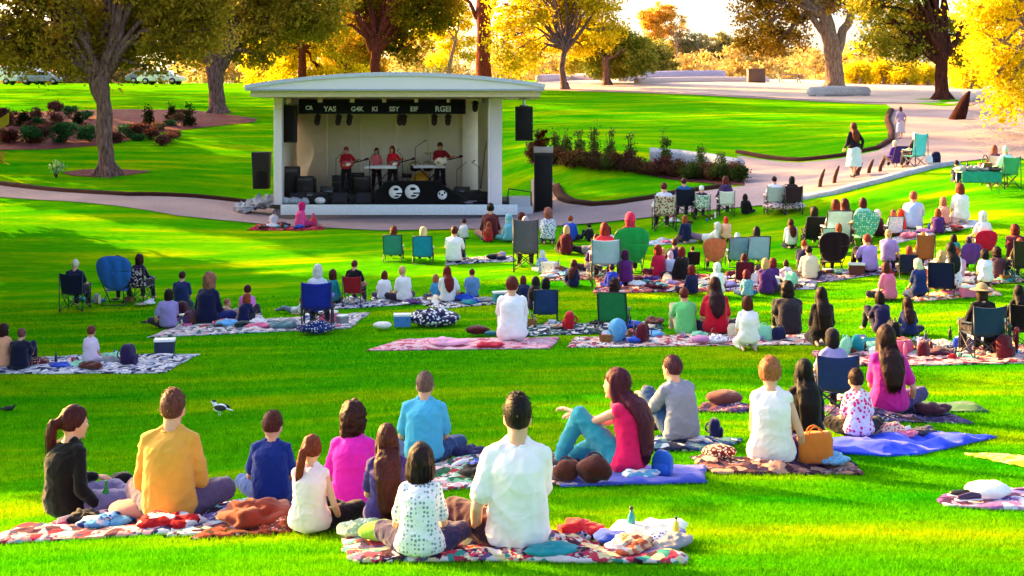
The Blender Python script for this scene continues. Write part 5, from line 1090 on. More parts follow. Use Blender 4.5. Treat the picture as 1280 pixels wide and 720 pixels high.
P('woman with waist long black hair beside an orange bag',1007,566,450,'kneel',0,0,0,'vlong','0a0506','120a10','long','140c12',f=True,seed=13,short='woman with waist long black hair')
P('small girl in white shirt with pink flower print',1073,549,462,'cross',0,4,0,'short','2a0e10','ecd8ec','short','140c18',f=True,kid=True,pat='floral',pat2='e0307a',ps=20,seed=14,short='girl in flower print shirt')
P('woman in magenta top with straight dark hair on purple blanket',1110,519,407,'sideR',0,0,0,'long','2a1012','d4249c','short','4a3a78',f=True,seed=15,short='woman in magenta top')
seated('person in dark cap and lilac shirt in a navy camp chair',1041,524,411,'camp','1c2f70','navy camp chair backing onto the girl in flower print',shirt='9a90c8',hair='bob',hc='180c12',hat=('cap','1a1226'),f=True,seed=16,short='person in dark cap')
# ---- middle rows
P('person in light green T-shirt with short brown hair',857,421,360,'knees',6,0,0,'short','5a1e14','6ac878','short','c8b098',short='person in light green T-shirt')
P('woman in crimson top with long dark maroon hair',895,421,347,'cross',0,0,0,'long','2a0a12','c00a2c','short','2a1838',f=True,short='woman in crimson top')
P('woman in long white shirt with short brown bob on green lawn edge',935,438,370,'kneel',0,10,0,'bob','4a1a10','f6eef4','short','c8ccd8',f=True,short='woman in long white shirt')
P('broad man in charcoal T-shirt with dark hair',987,421,353,'knees',0,-14,0,'curly','180c0c','2a2530','short','1a1624',short='man in charcoal T-shirt')
P('woman hidden under very long near black hair beside charcoal shirt',1028,432,359,'kneel',0,0,0,'vlong','160406','14060a','long','1a1018',f=True,short='woman with near black hair')
P('woman in dark navy top with dark bob looking left',1103,419,365,'knees',10,10,0,'bob','1a0a0c','221c50','short','1a1838',f=True,short='woman in dark navy top')
P('girl in royal blue navy shirt with shoulder length hair',1136,421,372,'cross',-5,0,0,'long','2a0c0c','1a2268','short','1a1838',f=True,kid=True,short='girl in royal blue shirt')
seated('person in straw sun hat and black jacket in blue chair',1228,448,357,'camp','14365a','dark teal blue camp chair under the straw sun hat',yaw=4,shirt='120a0c',sleeve='long',hair='bob',hat=('straw','d8b48a'),seed=1,short='person in straw sun hat')
seated('dark haired person in black at the right edge of photo',1274,440,356,'camp','0c0a0e','black camp chair at the right edge of the middle row',shirt='0c080a',sleeve='long',hair='long',hc='0c0406',f=True,short='person in black at the right edge')
P('child in plain white T-shirt on the pink blanket',640,428,346,'knees',0,0,0,'short','5a1c16','f4eef6','short','e8e8ee',f=True,short='child in white T-shirt on pink blanket')
P('person with brown hair and navy top behind child in white',655,382,345,'cross',10,0,0,'bob','5a2a1c','1a2450','short','1a1838',f=True,short='person in navy behind the white T-shirt')
P('dark haired person beside the navy low chair',668,388,346,'cross',-20,0,0,'long','1a0c10','30203a','long','1a1838',f=True,kid=True,short='dark haired person by the low chair')
seated('person with round black hair in navy low chair',682,402,348,'beach','24407a','navy beach chair beside the child in white',hc='0c0810',hair='curly',shirt='1c2a5a',short='person in navy low chair')
seated('person with dark red curls and maroon jacket in green chair',768,414,348,'beach','1a7a4a','green beach chair under the maroon jacket',yaw=-12,hc='2a0c10',hair='curly',shirt='3a1018',sleeve='long',short='person in maroon jacket')
P('woman in navy and white with brown bob beside striped chair',480,376,339,'cross',0,20,0,'bob','5a1a14','e0e4ee','short','14204a',f=True,short='woman in navy and white')
P('child in blue T-shirt with streaky light brown hair',546,376,343,'cross',20,-20,0,'bob','9a6040','3a90c8','short','3a4a6a',f=True,kid=True,short='child with streaky hair')
P('child in dusty blue T-shirt on black and white blanket',590,376,336,'kneel',0,0,0,'short','5a1c18','5a86b8','short','2a2a4a',short='child in dusty blue T-shirt')
seated('man with pale blond hair in navy chair at left',94,388,324,'camp','12183c','navy camp chair of the blond man at left',hc='e0c8b0',hair='short',shirt='16183a',short='blond man at left')
seated('person in black wide cap in big blue round chair',147,380,320,'moon','2a6ac8','big bright blue round backed chair in left group',s=1.02,hc='0a0a14',hair='curly',shirt='12121c',hat=('beanie','0c0c16'),short='person in big blue chair')
seated('person with broad maroon hair in plum camp chair',174,378,318,'camp','3a1a3a','plum and white camp chair right of the blue chair',yaw=-10,col2='d8c8d0',pat='floral',hc='300a10',hair='curly',shirt='28143a',sleeve='long',f=True,short='person with broad maroon hair')
P('child in navy T-shirt with dark red cropped hair',227,387,339,'kneel',0,0,0,'short','3a1014','1a2a5a','short','16204a',short='child in navy with cropped hair')
P('woman in dark navy sweater with curly light brown hair',259,407,342,'cross',-10,-15,0,'curly','8a5a44','12163c','long','1e2a70',f=True,short='woman in dark navy sweater')
P('toddler in beige reaching out beside the navy sweater',281,404,373,'reach',-70,0,0,'short','a8704a','d8a890','short','c8b8b8',kid=True,short='toddler in beige')
P('child in lilac pink T-shirt with dark hair',309,402,356,'kneel',8,16,0,'short','3a0e12','d878c8','short','a8688a',kid=True,short='child in lilac pink T-shirt')
seated('white haired person in royal blue draped chair',397,412,330,'camp','1c2aa0','royal blue camp chair with white trim',yaw=4,hc='c8c0c0',hair='bob',shirt='c8ccdc',f=True,short='white haired person')
P('child lying back on the speckled blanket at left',368,392,372,'lie',60,0,0,'short','5a2a1c','c8d0d8','short','6a7a9a',kid=True,short='child lying back')
seated('man in black T-shirt with cropped red hair in red chair',443,383,325,'camp','a01828','red camp chair behind the man in black T-shirt',s=.9,yaw=-8,hc='5a1a18',hair='short',shirt='100c14',short='man in black T-shirt')
P('woman with dark hair cut off by left edge of photo',2,462,405,'cross',0,-20,0,'bob','2a0c10','e8a080','none','c83a5a',f=True,short='woman at the left edge')
P('man with cropped brown hair and black top lying low at left',24,463,411,'knees',0,8,0,'short','6a3a38','121230','short','1a1838',short='man in black top at left')
P('toddler in pale lilac dress on the grey blanket',113,458,407,'kneel',0,0,0,'short','6a2a24','e0c8e4','short','e0c8e4',f=True,kid=True,short='toddler in pale lilac')
# ---- rows by the stage
P('child in pink floral top and magenta hood by the stage',375,285,253,'cross',-30,0,0,'bob','c81a70','e84a90','long','b0306a',f=True,kid=True,hat=('beanie','d01870'),short='child in magenta hood')
P('small child in white and red near the left post',342,284,262,'cross',0,0,0,'short','6a5a6a','c8c0d0','short','b01030',kid=True,short='small child near the left post')
P('second child in red on the red rug by the stage',392,284,268,'cross',20,0,0,'bob','c04a80','d82a4a','long','a01838',f=True,kid=True,short='second child in red')
seated('person with red brown hair in dull teal low chair',492,326,283,'beach','3a8a90','dull teal beach chair, leftmost near the stage',hc='5a1c18',hair='curly',shirt='7a2a2a',f=True,short='person in teal low chair')
seated('person with fluffy blond hair in bright blue low chair',529,329,284,'beach','1a88c8','bright blue beach chair second from left near stage',hc='e0b890',hair='curly',shirt='2a3a5a',f=True,short='person with fluffy blond hair')
P('man in white T-shirt with cropped dark red hair near stage',567,329,283,'knees',-8,0,0,'short','4a1618','f0f0f2','short','1a1420',short='man in white T-shirt near stage')
P('woman with dark bun and maroon and tan top',613,300,252,'cross',0,0,0,'updo','140a0c','5a1c22','long','c89080',f=True,short='woman with dark bun')
P('child in pale blue jacket beside the maroon and tan top',637,303,268,'cross',10,0,0,'bob','8ac0d0','6ab0c8','long','3a90a0',f=True,kid=True,hat=('beanie','78b4c8'),short='child in pale blue jacket')
P('child with red brown curls between jacket and tall chair',652,300,266,'cross',0,15,0,'curly','5a1a1c','3a2030','short','2a2a3a',kid=True,short='child with red brown curls')
seated('person hidden in tall grey high backed chair',657,338,270,'high','5a5a6a','tall grey high backed chair below the stage steps',hc='9a98a8',hair='short',shirt='c8c0c8',col2='e8e4ea',short='person in tall grey chair')
P('child in white and navy top with light brown hair near steps',685,305,260,'kneel',0,20,0,'curly','8a5048','dfe4f2','short','14204a',pat='floral',pat2='1a2a6a',kid=True,short='child in white and navy')
P('small child in blue and white by the tall grey chair',678,342,313,'cross',0,0,0,'bob','c8d8e8','2a6ac0','short','e0e8f0',kid=True,pat='floral',short='small child in blue and white')
P('person in black seated at the lawn edge by the path',738,302,279,'knees',30,0,0,'short','2a1014','1a141c','long','1a1838',kid=True,short='person in black at the lawn edge')
P('person in grey brown crouching left of long auburn hair',731,318,292,'lie',70,0,0,'bob','5a3028','8a8088','long','2a1c2a',f=True,short='person in grey brown')
seated('woman with long auburn hair, red vest and white sleeves',756,356,278,'camp','a8c8dc','pale blue camp chair under the red vest',hc='7a1a18',hair='vlong',shirt='d8283c',sleeve='short',f=True,sk='efc4a8',short='woman in red vest')
seated('person with pink red hat in green round chair',788,345,266,'moon','10a04a','bright green round backed chair',s=.78,hc='c01848',hair='bob',shirt='b01838',hat=('beanie','e02858'),f=True,short='person in green round chair')
P('person in dark purple hood before the green chair',782,358,313,'kneel',10,10,0,'bob','3a0c3a','5a1a6a','long','2a2aa0',f=True,hat=('beanie','42103c'),short='person in dark purple hood')
P('child in bright blue jacket beside the purple hood',765,362,330,'cross',0,0,0,'short','2a1030','2038c0','long','2038c0',kid=True,short='child in bright blue jacket')
P('child in crimson shirt with red brown bob',824,347,306,'cross',12,0,0,'bob','7a1818','c01848','short','5a1838',f=True,kid=True,short='child in crimson shirt')
P('child in pale blue shirt right of the crimson shirt',838,347,314,'cross',-10,0,0,'bob','c8b0c8','b8ccec','short','8a90c8',f=True,short='child in pale blue shirt')
seated('person in black in small dark low chair',866,336,309,'beach','1a1420','small black beach chair in the middle crowd',hc='100a12',hair='short',shirt='1a141c',short='person in small dark chair')
seated('person behind the big tan round backed chair',892,338,297,'moon','b8704a','big tan brown round backed chair',hc='8a5a3a',hair='short',shirt='c8a080',short='person in tan round chair')
P('person in hooded white shirt below the tan chair',897,372,329,'kneel',0,0,0,'bob','f0f0f0','f0f0f2','short','c8d0e0',f=True,hat=('beanie','ecebee'),short='person in hooded white shirt')
P('person in orange and white striped shirt with orange cap',908,302,271,'kneel',0,0,0,'bob','c03a1c','f08a5a','short','b02818',pat='stripe',pat2='f8e0c0',ps=14,hat=('cap','c83a1a'),f=True,short='person in orange stripes')
seated('person in grey cap in wide pale blue low chair',922,333,291,'beach','6a9ac0','wide pale blue beach chair beside the black haired person',hc='b8c4c0',hair='bob',shirt='a8c0cc',f=True,s=1.15,short='person in wide pale blue chair')
seated('person with straight black hair in light blue chair',946,333,283,'beach','8ab8dc','light blue beach chair of the black haired person',hc='0c0610',hair='bob',shirt='1a101c',f=True,short='black haired person in light blue chair')
P('person in cream top reclining on the grass by path',882,303,277,'lie',62,0,0,'bob','d8d4cc','e0dcd4','long','8a6a8a',f=True,short='person in cream top reclining')
P('child with round maroon hair and teal floral shirt',934,372,338,'cross',0,0,0,'curly','6a0c2c','8ac0cc','short','1a5a8a',f=True,kid=True,pat='floral',pat2='2a6a9a',short='child with round maroon hair')
P('woman in white bending over lilac blanket',985,354,325,'reach',40,0,0,'bob','3a1c1c','e8e0e8','short','c8b8d8',f=True,short='woman bending over lilac blanket')
P('child in grey stripes lying on the lilac blanket',955,352,330,'lie',-50,0,0,'short','4a3a4a','9a92b0','short','6a6488',kid=True,pat='stripe',pat2='e8e4f0',short='child in grey stripes')
# ---- beside the path
seated('person in navy and white jacket, leftmost of the path row',830,288,228,'camp','d8c8b8','cream and rust floral chair at left of path row',hc='5a1418',hair='short',shirt='cfd8f0',sleeve='long',pat='floral',col2='8a3a2a',short='person in navy and white jacket')
seated('person in blue shirt between two chairs of path row',855,274,222,'camp','1a1c30','near black camp chair in the path row',hc='4a1014',hair='short',shirt='1a5a9a',short='person in blue shirt in the path row')
seated('person in white cap in white and green chair',877,274,232,'camp','dfe8e4','white and green camp chair in the path row',hc='d8d8d0',hair='short',shirt='2a2438',pat='floral',col2='3a8a6a',hat=('cap','e0ece6'),short='person in white and green chair')
seated('person with red brown hair and dark plum jacket',907,270,220,'camp','f0eef0','white camp chair at right end of path row',s=.85,hc='5a1a1a',hair='bob',shirt='3a2458',sleeve='long',f=True,short='person in dark plum jacket')
seated('person with dark hair and white shirt left at small table',968,268,220,'camp','c8ccd8','pale camp chair left of the small mint table',hc='180c18',hair='short',shirt='e8e8f0',short='person in white at the small table')
seated('person with black hair and dark shirt at small table',990,268,220,'camp','3a2030','dark maroon camp chair right of the small mint table',hc='140a14',hair='bob',shirt='241018',f=True,short='person in dark shirt at the small table')
# ---- right side groups
seated('person with black brown curls at left of right group',1018,308,259,'beach','101018','black beach chair at left of right group',hc='1c0c10',hair='curly',shirt='10101c',sleeve='long',short='person with black curls')
seated('child in pale shirt in pale blue low chair',1035,312,276,'beach','a0cce0','pale blue beach chair in the right group',hc='5a2a20',hair='bob',shirt='a8d0e0',f=True,kid=True,short='child in pale blue low chair')
seated('girl with long maroon hair in white chair, left twin',1045,308,249,'beach','cfe4ec','white blue beach chair under the left maroon hair',hc='4a0a0c',hair='vlong',shirt='d0e4ee',f=True,short='left girl with long maroon hair')
P('girl with long maroon hair, right of her twin',1057,304,248,'kneel',0,0,0,'vlong','420a0e','c8dce8','short','b0c8d8',f=True,seed=2,short='right girl with long maroon hair')
seated('girl with long maroon hair in teal patterned round chair',1079,310,247,'moon','4ab0a0','teal and white patterned round backed chair',s=.74,pat='leaf',col2='d8ece8',ps=14,hc='4a0c0e',hair='vlong',shirt='8ad0c0',f=True,short='girl in teal round chair')
seated('broad person in dark maroon in large black chair',1040,343,292,'moon','1a0814','large black plum round chair in right group',s=1.05,hc='5a2a2a',hair='short',shirt='2a0a1a',sleeve='long',short='broad person in dark maroon')
P('person in lavender T-shirt with short reddish hair',1087,341,293,'knees',12,18,0,'short','8a2a24','a890e0','short','1a1428',short='person in lavender T-shirt')
seated('person in floral shirt in small white chair',1117,297,262,'beach','dce4f4','small white beach chair in right group',hc='8a3a3a',hair='bob',shirt='e8c8d8',pat='floral',f=True,short='person in small white chair')
P('child with white hair bow in maroon beside the white chair',1098,296,262,'cross',0,0,0,'bob','e8dcd0','3a1c28','short','3a2028',f=True,kid=True,short='child with white hair bow')
P('person in red top behind the small white chair',1127,292,262,'cross',0,0,0,'curly','d03018','e84820','short','5a2048',f=True,kid=True,short='person in red top')
P('man in light blue shirt with reddish hair sitting upright',1142,288,239,'knees',-15,10,0,'short','9a4034','a0c0e8','short','4a70a8',short='man in light blue shirt')
P('small girl in peach pink dress beside woman in white',1180,284,246,'kneel',0,0,0,'bob','a86048','f0a090','short','e8a8a0',f=True,kid=True,short='girl in peach pink dress')
P('woman in long white dress with auburn hair at right',1201,281,229,'kneel',0,18,0,'bob','7a2a18','f2f0ee','short','e8e4e4',f=True,short='woman in long white dress')
seated('person behind large tan canvas chair with red side',1154,340,290,'high','8a5a2a','large tan brown canvas chair',s=1.0,hc='a86a3a',hair='short',shirt='b03020',f=True,short='person in large tan chair')
P('woman with pale blond hair and navy dress standing by blanket',1149,374,323,'kneel',10,14,0,'bob','e8d4b8','16286a','short','16286a',f=True,short='blond woman in navy dress')
P('woman in white T-shirt and dark skirt with black hair',1190,364,303,'kneel',0,0,0,'long','14100c','f0f0f4','short','16142a',f=True,short='woman in white T-shirt and dark skirt')
seated('person with dark hair in purple round chair',1211,340,297,'moon','5a3a90','purple round backed chair in the right crowd',s=.85,hc='2a1830',hair='curly',shirt='3a3048',short='person in purple round chair')
seated('person in white cap in crimson round chair',1229,326,264,'moon','d8103a','crimson round backed chair at right',s=.62,hc='e8dcd8',hair='bob',shirt='f0e8e8',f=True,hat=('cap','e8e4e8'),short='person in crimson round chair')
P('person in wide white T-shirt with dark curls at right',1232,358,312,'kneel',0,0,0,'curly','180c14','eeeef4','short','30304a',f=True,short='person in wide white T-shirt')
P('child with dark hair right of the wide white T-shirt',1248,350,309,'cross',0,0,0,'curly','240c18','5a3a4a','short','2a3a2a',kid=True,short='child right of wide white T-shirt')
seated('person with reddish hair in dark olive chair, right edge',1275,352,297,'high','33301a','dark olive high chair at the right edge',hc='a8402a',hair='short',shirt='4a3a2a',short='person in dark olive chair')
HN={'1a0c10':'black','4a1a14':'brown','8a3a1c':'auburn','c89a6a':'fair','6a1418':'maroon'}
_ex=random.Random(21); _seen=set(); n_=0; _anch=[q for q in PEOPLE if 24<q[0].y<41 and q[0].x>-9]
cand=[(i_,s_) for i_ in range(len(_anch)) for s_ in(-1,1)]; _ex.shuffle(cand)
for i_,s_ in cand:
    if n_>=46: break
    q=_anch[i_]; pp=Vector((q[0].x+s_*_ex.uniform(.5,.7)*max(.8,q[2]), q[0].y+_ex.uniform(-.5,.6), 0))
    if any((Vector((o_[0].x,o_[0].y,0))-pp).length<.50 for o_ in PEOPLE): continue
    pp.z=H(pp.x,pp.y); pxx=640+pp.x/pp.y*FW; pyy=HY-pp.z/pp.y*FW
    if pxx>1275 or (pxx<700 and _ex.random()<.55): continue
    cn=_ex.choice(['red','navy','white','pink','teal','black','lavender','blue','cream','maroon','purple','white','sky blue','navy','black']); hcx=_ex.choice(list(HN)); ln_=_ex.choice(['bob','short','long','curly','bob'])
    lab=f"{'child' if _ex.random()<.5 else 'adult'} in {cn} with {HN[hcx]} hair just {'left' if s_<0 else 'right'} of {q[1]}"
    if len(lab.split())>14 or lab in _seen: continue
    _seen.add(lab); kid_=lab.startswith('child'); hgt=(.62 if kid_ else .78)*FW/pp.y
    kw_=dict(yaw=_ex.uniform(-30,30),hair=ln_,shirt=COLN[cn],f=_ex.random()<.5,kid=kid_,seed=_ex.randrange(3),short=lab.split(' just')[0],sleeve=_ex.choice(['short','long']))
    if _ex.random()<.08: seated(lab,pxx,pyy,pyy-hgt*1.15,'beach',COLN[_ex.choice(['teal','navy','sky blue','grey','maroon','blue'])],'low folding chair of '+lab.split(' just')[0]+' beside '+lab.split(' of ')[1],hc=hcx,**kw_)
    else: P(lab,pxx,pyy,pyy-hgt,_ex.choice(['cross','knees','kneel','sideL','sideR']),hc=hcx,**kw_)
    n_+=1
# upper right
P('woman in black jacket and white teal skirt walking on path',1068,222,153,'walk',10,0,0,'long','5a2418','16101a','long','b8dce0',f=True,skirt='skirt',short='walking woman in black jacket')
P('woman in lavender top and long pale skirt on the path',1126,174,133,'walk',0,0,0,'bob','4a3040','9a8ab8','short','c8bcd0',f=True,skirt='skirt',short='woman in lavender on the path')
seated('person in purple jacket beside the turquoise high chair',1119,210,175,'beach','3a2a80','indigo beach chair beside the kerb',hc='e0c8b8',hair='short',shirt='4a2a90',sleeve='long',yaw=20,short='person in purple jacket')
seated('person with white hair in turquoise high backed chair',1144,210,165,'high','5ad0dc','turquoise high backed chair beside the kerb',hc='f0ece8',hair='bob',shirt='3a1a28',f=True,yaw=25,short='person in turquoise chair')
seated('person with brown hair behind the crowded teal table',1243,232,181,'camp','b8b0c0','grey lilac camp chair behind the teal table',hc='7a4038',hair='bob',shirt='6a3a48',f=True,short='person behind the teal table')
seated('person in white by the green chair at teal table',1257,236,182,'camp','4ab07a','green camp chair right of the teal table',hc='e8d0c0',hair='short',shirt='cfeae6',yaw=15,short='person in white at the teal table')
P('small person in navy left of the teal table',1196,228,200,'kneel',-10,0,0,'short','141428','1a2450','short','2a3468',kid=True,short='small person left of teal table')
# ---- band
kw=dict(sk='c98a68',fine=True)
P('guitarist in red shirt and hat, first from left on stage',433,242,184,'guitar',180,0,0,'short','3a1014','a8182c','short','140c12',d=48.0,z=RZ,hat=('cap','8a1820'),short='first guitarist',**kw)
P('musician in pink red shirt playing keyboard, second on stage',471,242,186,'play',180,10,0,'bob','30101c','e0707a','short','1c0c18',f=True,d=48.4,z=RZ,short='keyboard player',**kw)
P('musician in bright red top, third on stage',491,242,183,'guitar',170,-15,0,'bob','6a1418','d81c34','short','241018',f=True,d=48.0,z=RZ,short='third musician',**kw)
P('tall guitarist in maroon shirt at right of the drums',550,241,178,'guitar',185,0,0,'short','2a0c10','8a1424','short','120a18',d=48.2,z=RZ,hat=('cap','4a1014'),short='tall guitarist',**kw)
def guitar(b, col, label):
    e=empty('guitar', b.location+Vector((.02,-.24*b.scale[2],1.02*b.scale[2])), 0); e.rotation_euler=(0,R(-14),0); tag(e,label,'guitar','guitars on the stage')
    obj('guitar_body', G().ell((-.02,0,0),(.20,.035,.17),n=22,m=10).ell((.16,0,0),(.14,.034,.125),n=20,m=9), flat(col,.25,bump=0), e)
    nk=obj('neck', G().box((.50,-.01,0),(.55,.03,.05)).box((.80,-.01,.01),(.15,.025,.09)), flat('3a1c12',.4,bump=0), e); obj('pickguard', G().ell((.08,-.036,-.02),(.10,.006,.06),n=14,m=6), flat('e8e0d0',.3,bump=0), e)
for b,l,s,l2 in [(PEOPLE[-4][4],'b02030',1,'red electric guitar held by the first guitarist'),(PEOPLE[-2][4],'802028',1,'dark red guitar held by the third musician'),(PEOPLE[-1][4],'e8d8c0',1,'cream electric guitar held by the tall guitarist')]: guitar(b,l,l2)
# ------------------------------------------------------------------ blankets
PA=['e8a0a8','5a2a4a','dfe4ec','c02a4a','8ab0c8','3a3a6a']; PB=['d8c8dc','2a1a38','e8e4ee','7a6ab0','9ac8c0','40203a']; PC=['e4e0ea','1c2450','b8c0d8','8a90b8','3a4068','f0eef4']; PD=['b02a4a','e8d8dc','4a1a4a','d86a4a','e8c8a8','2a2a5a']; PE=['a8b8c8','e8e8ee','5a7a9a','d8a8b8','3a5a5a','f0ece8']
blanket('pastel patchwork picnic blanket under woman in black cardigan and man in yellow',165,657,320,30,PA,1)
blanket('pale patchwork blanket under the boy in navy and woman in magenta',375,640,260,44,PB,2)
blanket('brown maroon crumpled cloth at the front edge left of white sleeveless top',318,662,120,14,['6a2a24','a84a34','3a1c1c'],3,relief=.12,kind='folded_cloth',scale=12)
blanket('large multicoloured patterned blanket under man in white T-shirt',640,688,420,36,['40203a','e8e0e8','6a5a8a','c83a5a','3a9a90','e8d8a8'],4,scale=8)
blanket('green and pink patterned blanket by the man in sky blue',620,592,210,34,['d8b8c8','2a6a4a','e8e8f0','a83a4a','3a3a6a','7ac0a0'],5,scale=9)
blanket('periwinkle blue groundsheet under the woman in hot pink',795,597,190,18,['3a4ab8'],6,plain=True,irr=.08)
blanket('pink brown patterned cloth at the left of hot pink top',678,600,70,18,['c88a98','6a3a3a','e8c8c8','3a2030'],7)
blanket('blue and white patterned rug under the man in grey',862,557,110,12,['2a4a8a','c8d8ec','1a2a4a','5a8a9a'],8)
blanket('dark brown and purple rug under white sleeveless woman',972,584,200,14,['4a2a3a','c89a88','2a1c48','8a5a5a'],9)
blanket('bright blue tarp spread beside the girl in flower print',0,0,10,10,['1040e0'],10,plain=True,poly=[(1030,566),(1060,569),(1105,572),(1150,570),(1190,561),(1246,548),(1200,545),(1150,543),(1100,545),(1040,550)],relief=.09,kind='tarp')
blanket('indigo purple picnic blanket under woman in magenta top',1118,520,160,18,['3a3068','5a4a8a','1c1838','6a5a8a'],11)
blanket('dark green mat behind the indigo blanket',1190,511,80,6,['1a5a3a'],12,plain=True)
blanket('lavender and purple blanket at the lower right edge',0,0,10,10,['7a4a98','c8a8d8','e8e0f0','4a2058','a070b0'],13,poly=[(1171,628),(1180,621),(1210,618),(1250,615),(1300,611),(1340,612),(1340,640),(1290,640),(1240,639),(1205,636),(1180,634)],kind='blanket',relief=.05)
blanket('brown purple blanket under the dark round cushion, middle right',918,512,90,10,['4a3a78','7a4a4a','2a2048'],14)
blanket('yellow green cloth lying on the lawn at right edge',1275,579,56,10,['c8c83a','e8e08a','7a9a2a'],15,kind='folded_cloth')
blanket('grey and white speckled blanket in the left group',100,457,270,22,PC,16,scale=9)
blanket('long pale pink blanket under child in white T-shirt',585,431,215,14,['e8a8c0','f0c8d4','c85a7a'],17,irr=.1)
blanket('patterned red white blanket under the crimson and green row',870,427,330,14,['e8d8dc','b83a5a','3a2a4a','e8b8a8','f0ecf0'],18,scale=9)
blanket('pink and cream floral blanket along the right middle row',1165,446,300,22,['e8c0c8','f0dcd0','a83a5a','c8a8b0','4a2a3a'],19,scale=9)
blanket('blue and white speckled blanket under the lilac pink child',330,408,240,16,PE,20,scale=10)
blanket('navy and white blanket under woman in navy and white',490,379,150,8,PC,21,scale=10)
blanket('black and white patterned blanket under dusty blue child',590,379,110,9,['e8e8ee','101020','2a2a48','f0f0f0'],22,scale=12)
blanket('dark speckled blanket under the navy low chair',735,412,190,14,['1a2a5a','e0e4ee','2a6a5a','14142a'],23,scale=10)
blanket('maroon and white patchwork blanket in the middle crowd',850,355,230,20,PD,24,scale=8)
blanket('lilac grey striped blanket at right of middle crowd',965,355,110,18,PB,25,scale=9)
blanket('pale speckled blanket strip below the black plum chair',1075,343,190,7,['d8c8d8','5a3a5a','8a7a9a'],26,scale=12)
blanket('orange and mint edged blanket under dark skirt woman',1195,369,110,10,['c8e8c0','e8a04a','f0ece0','c85a4a'],27,scale=10)
blanket('black and white blanket right of white T-shirt near stage',600,326,90,7,['e8e8ee','14142a','8a8ab0'],28,scale=12)
blanket('bright speckled blanket left of the red vest',722,345,90,12,['e8c83a','c83a3a','e8e0e0','2a2a4a'],29,scale=12)
blanket('pale blue throw on the grass by the reclining person',835,303,70,6,['a8c8e0','e0e8f0','8aa0c8'],30,scale=10)
blanket('white lilac blanket under the girl in peach pink',1170,289,120,8,['e8e4f0','b8b0d0','f0ecf4'],31,scale=10)
blanket('multicoloured blanket under the crimson round chair',1215,352,120,12,['e8c8c8','8a2a4a','3a2a48','e8e0e0','c89a4a'],32,scale=10)
blanket('red rug on the grass in front of the left post',362,285,92,7,['b8102c','e04a5a','7a0c20'],33,scale=8)
blanket('dark blanket under the navy camp chair of left group',225,398,70,9,['3a1a3a','8a3a6a','d8c8d8','141430'],34)
# ------------------------------------------------------------------ things on the blankets
def at_item(kind,px,py,col,label,size=1,yaw=0,v=0,pat=None,col2='e8e6ea',dz=.035):
    p=hit(px,py); p.z+=dz; _used.add(label); return item(kind,p,col,label,size*(.62 if py>480 else .78),R(yaw),v,pat,col2)
at_item('backpack',152,632,'black','black backpack lying between black cardigan and yellow sweater',1.0,30,1,dz=.0)
at_item('cushion',172,655,'c88a7a','dusty salmon cushion in front of the black cardigan woman',1.3,5,0)
at_item('towel',135,662,'sky blue','white and blue bunched towel in front of the salmon cushion',1.1,20,1,'patch','1a3a8a')
at_item('towel',212,664,'red','bright red patterned towel below the yellow sweater',1.25,0,2,'patch','5a1024')
at_item('jacket',318,662,'7a2a1c','rust brown crumpled jacket at front of the pale blanket',1.5,0,3)
at_item('jacket',455,676,'9ab09a','pale green and grey crumpled jacket below the purple dress',.9,0,1,'dots','e8f0e8')
at_item('cushion',478,681,'8ac83a','lime green round cushion left of leaf print shirt',.9,10,1)
at_item('jacket',728,676,'d01828','bright red crumpled cap and shirt right of white T-shirt',.8,0,0)
at_item('sun_hat',742,674,'b01020','dark red hat beside the bright red shirt',.8,0,1)
at_item('towel',810,678,'f0e8d8','large white and cream bunched towel at right of blanket',1.3,20,2)
at_item('towel',790,694,'e8c8a8','peach bunched towel in front of the white towel',.9,70,3,'patch','d86a4a')
at_item('bottle',845,684,'yellow','small yellow bottle at the right end of the large blanket',.8,0,0)
at_item('towel',690,700,'teal','teal towel at the front right of white T-shirt man',.8,10,1)
at_item('jacket',585,574,'2a2a5a','dark navy crumpled jacket right of the sky blue T-shirt',.9,0,2)
at_item('jacket',600,602,'black','black and green crumpled jacket on the green pink blanket',1.0,0,3)
at_item('cushion',667,588,'d88a98','pink round cushion left of the brown bags',.8,0,2)
at_item('round_bag',708,606,'brown','left dark brown round bag on the blanket below hot pink',.85,15,0)
at_item('round_bag',743,607,'4a1a18','bigger dark brown round bag right of its pair',1.02,-10,1)
at_item('towel',800,602,'sky blue','white and pale blue towel beside the blue bag',.8,10,2,'patch','f0f0f4')
at_item('backpack',828,594,'2a62c8','bright blue backpack leaning behind the hot pink woman',.72,-25,2,dz=0)
at_item('backpack',893,548,'1a2058','dark navy bag right of the man in grey',.7,80,3,dz=0)
at_item('jacket',868,556,'e0e4ee','white and blue crumpled jacket by the man in grey',.6,0,0,'dots','1a4a9a')
at_item('cushion',905,509,'6a3a3a','big round dull brown cushion on the brown purple blanket',1.3,0,3)
at_item('tote_bag',1018,583,'d8762a','orange tan tote bag beside white sleeveless top',1.15,10,2)
at_item('jacket',1112,547,'e8c8b8','cream and pink jacket right of the flower print girl',1.0,0,1,'floral','c83a5a')
at_item('jacket',1165,520,'4a2034','dark plum crumpled jacket at right end of indigo blanket',1.1,0,2)
at_item('towel',1058,505,'e8d0d8','pink and white towel draped near the navy camp chair',.9,0,0,'patch','a83a4a')
at_item('cushion',1235,628,'f0ecf4','white oval cushion on the lavender purple blanket',1.0,0,0)
at_item('shoe',1205,628,'black','black shoe near the tip of lavender purple blanket',1,70,0); at_item('shoe',1212,632,'3a1a4a','dark purple shoe near the tip of lavender purple blanket',1,100,0)
at_item('cooler',206,444,'12224a','small navy cooler box at the right end of grey blanket',.95,8,0)
at_item('backpack',160,457,'2a1a48','purple and maroon backpack right of the pale lilac toddler',1.0,80,1,dz=0)
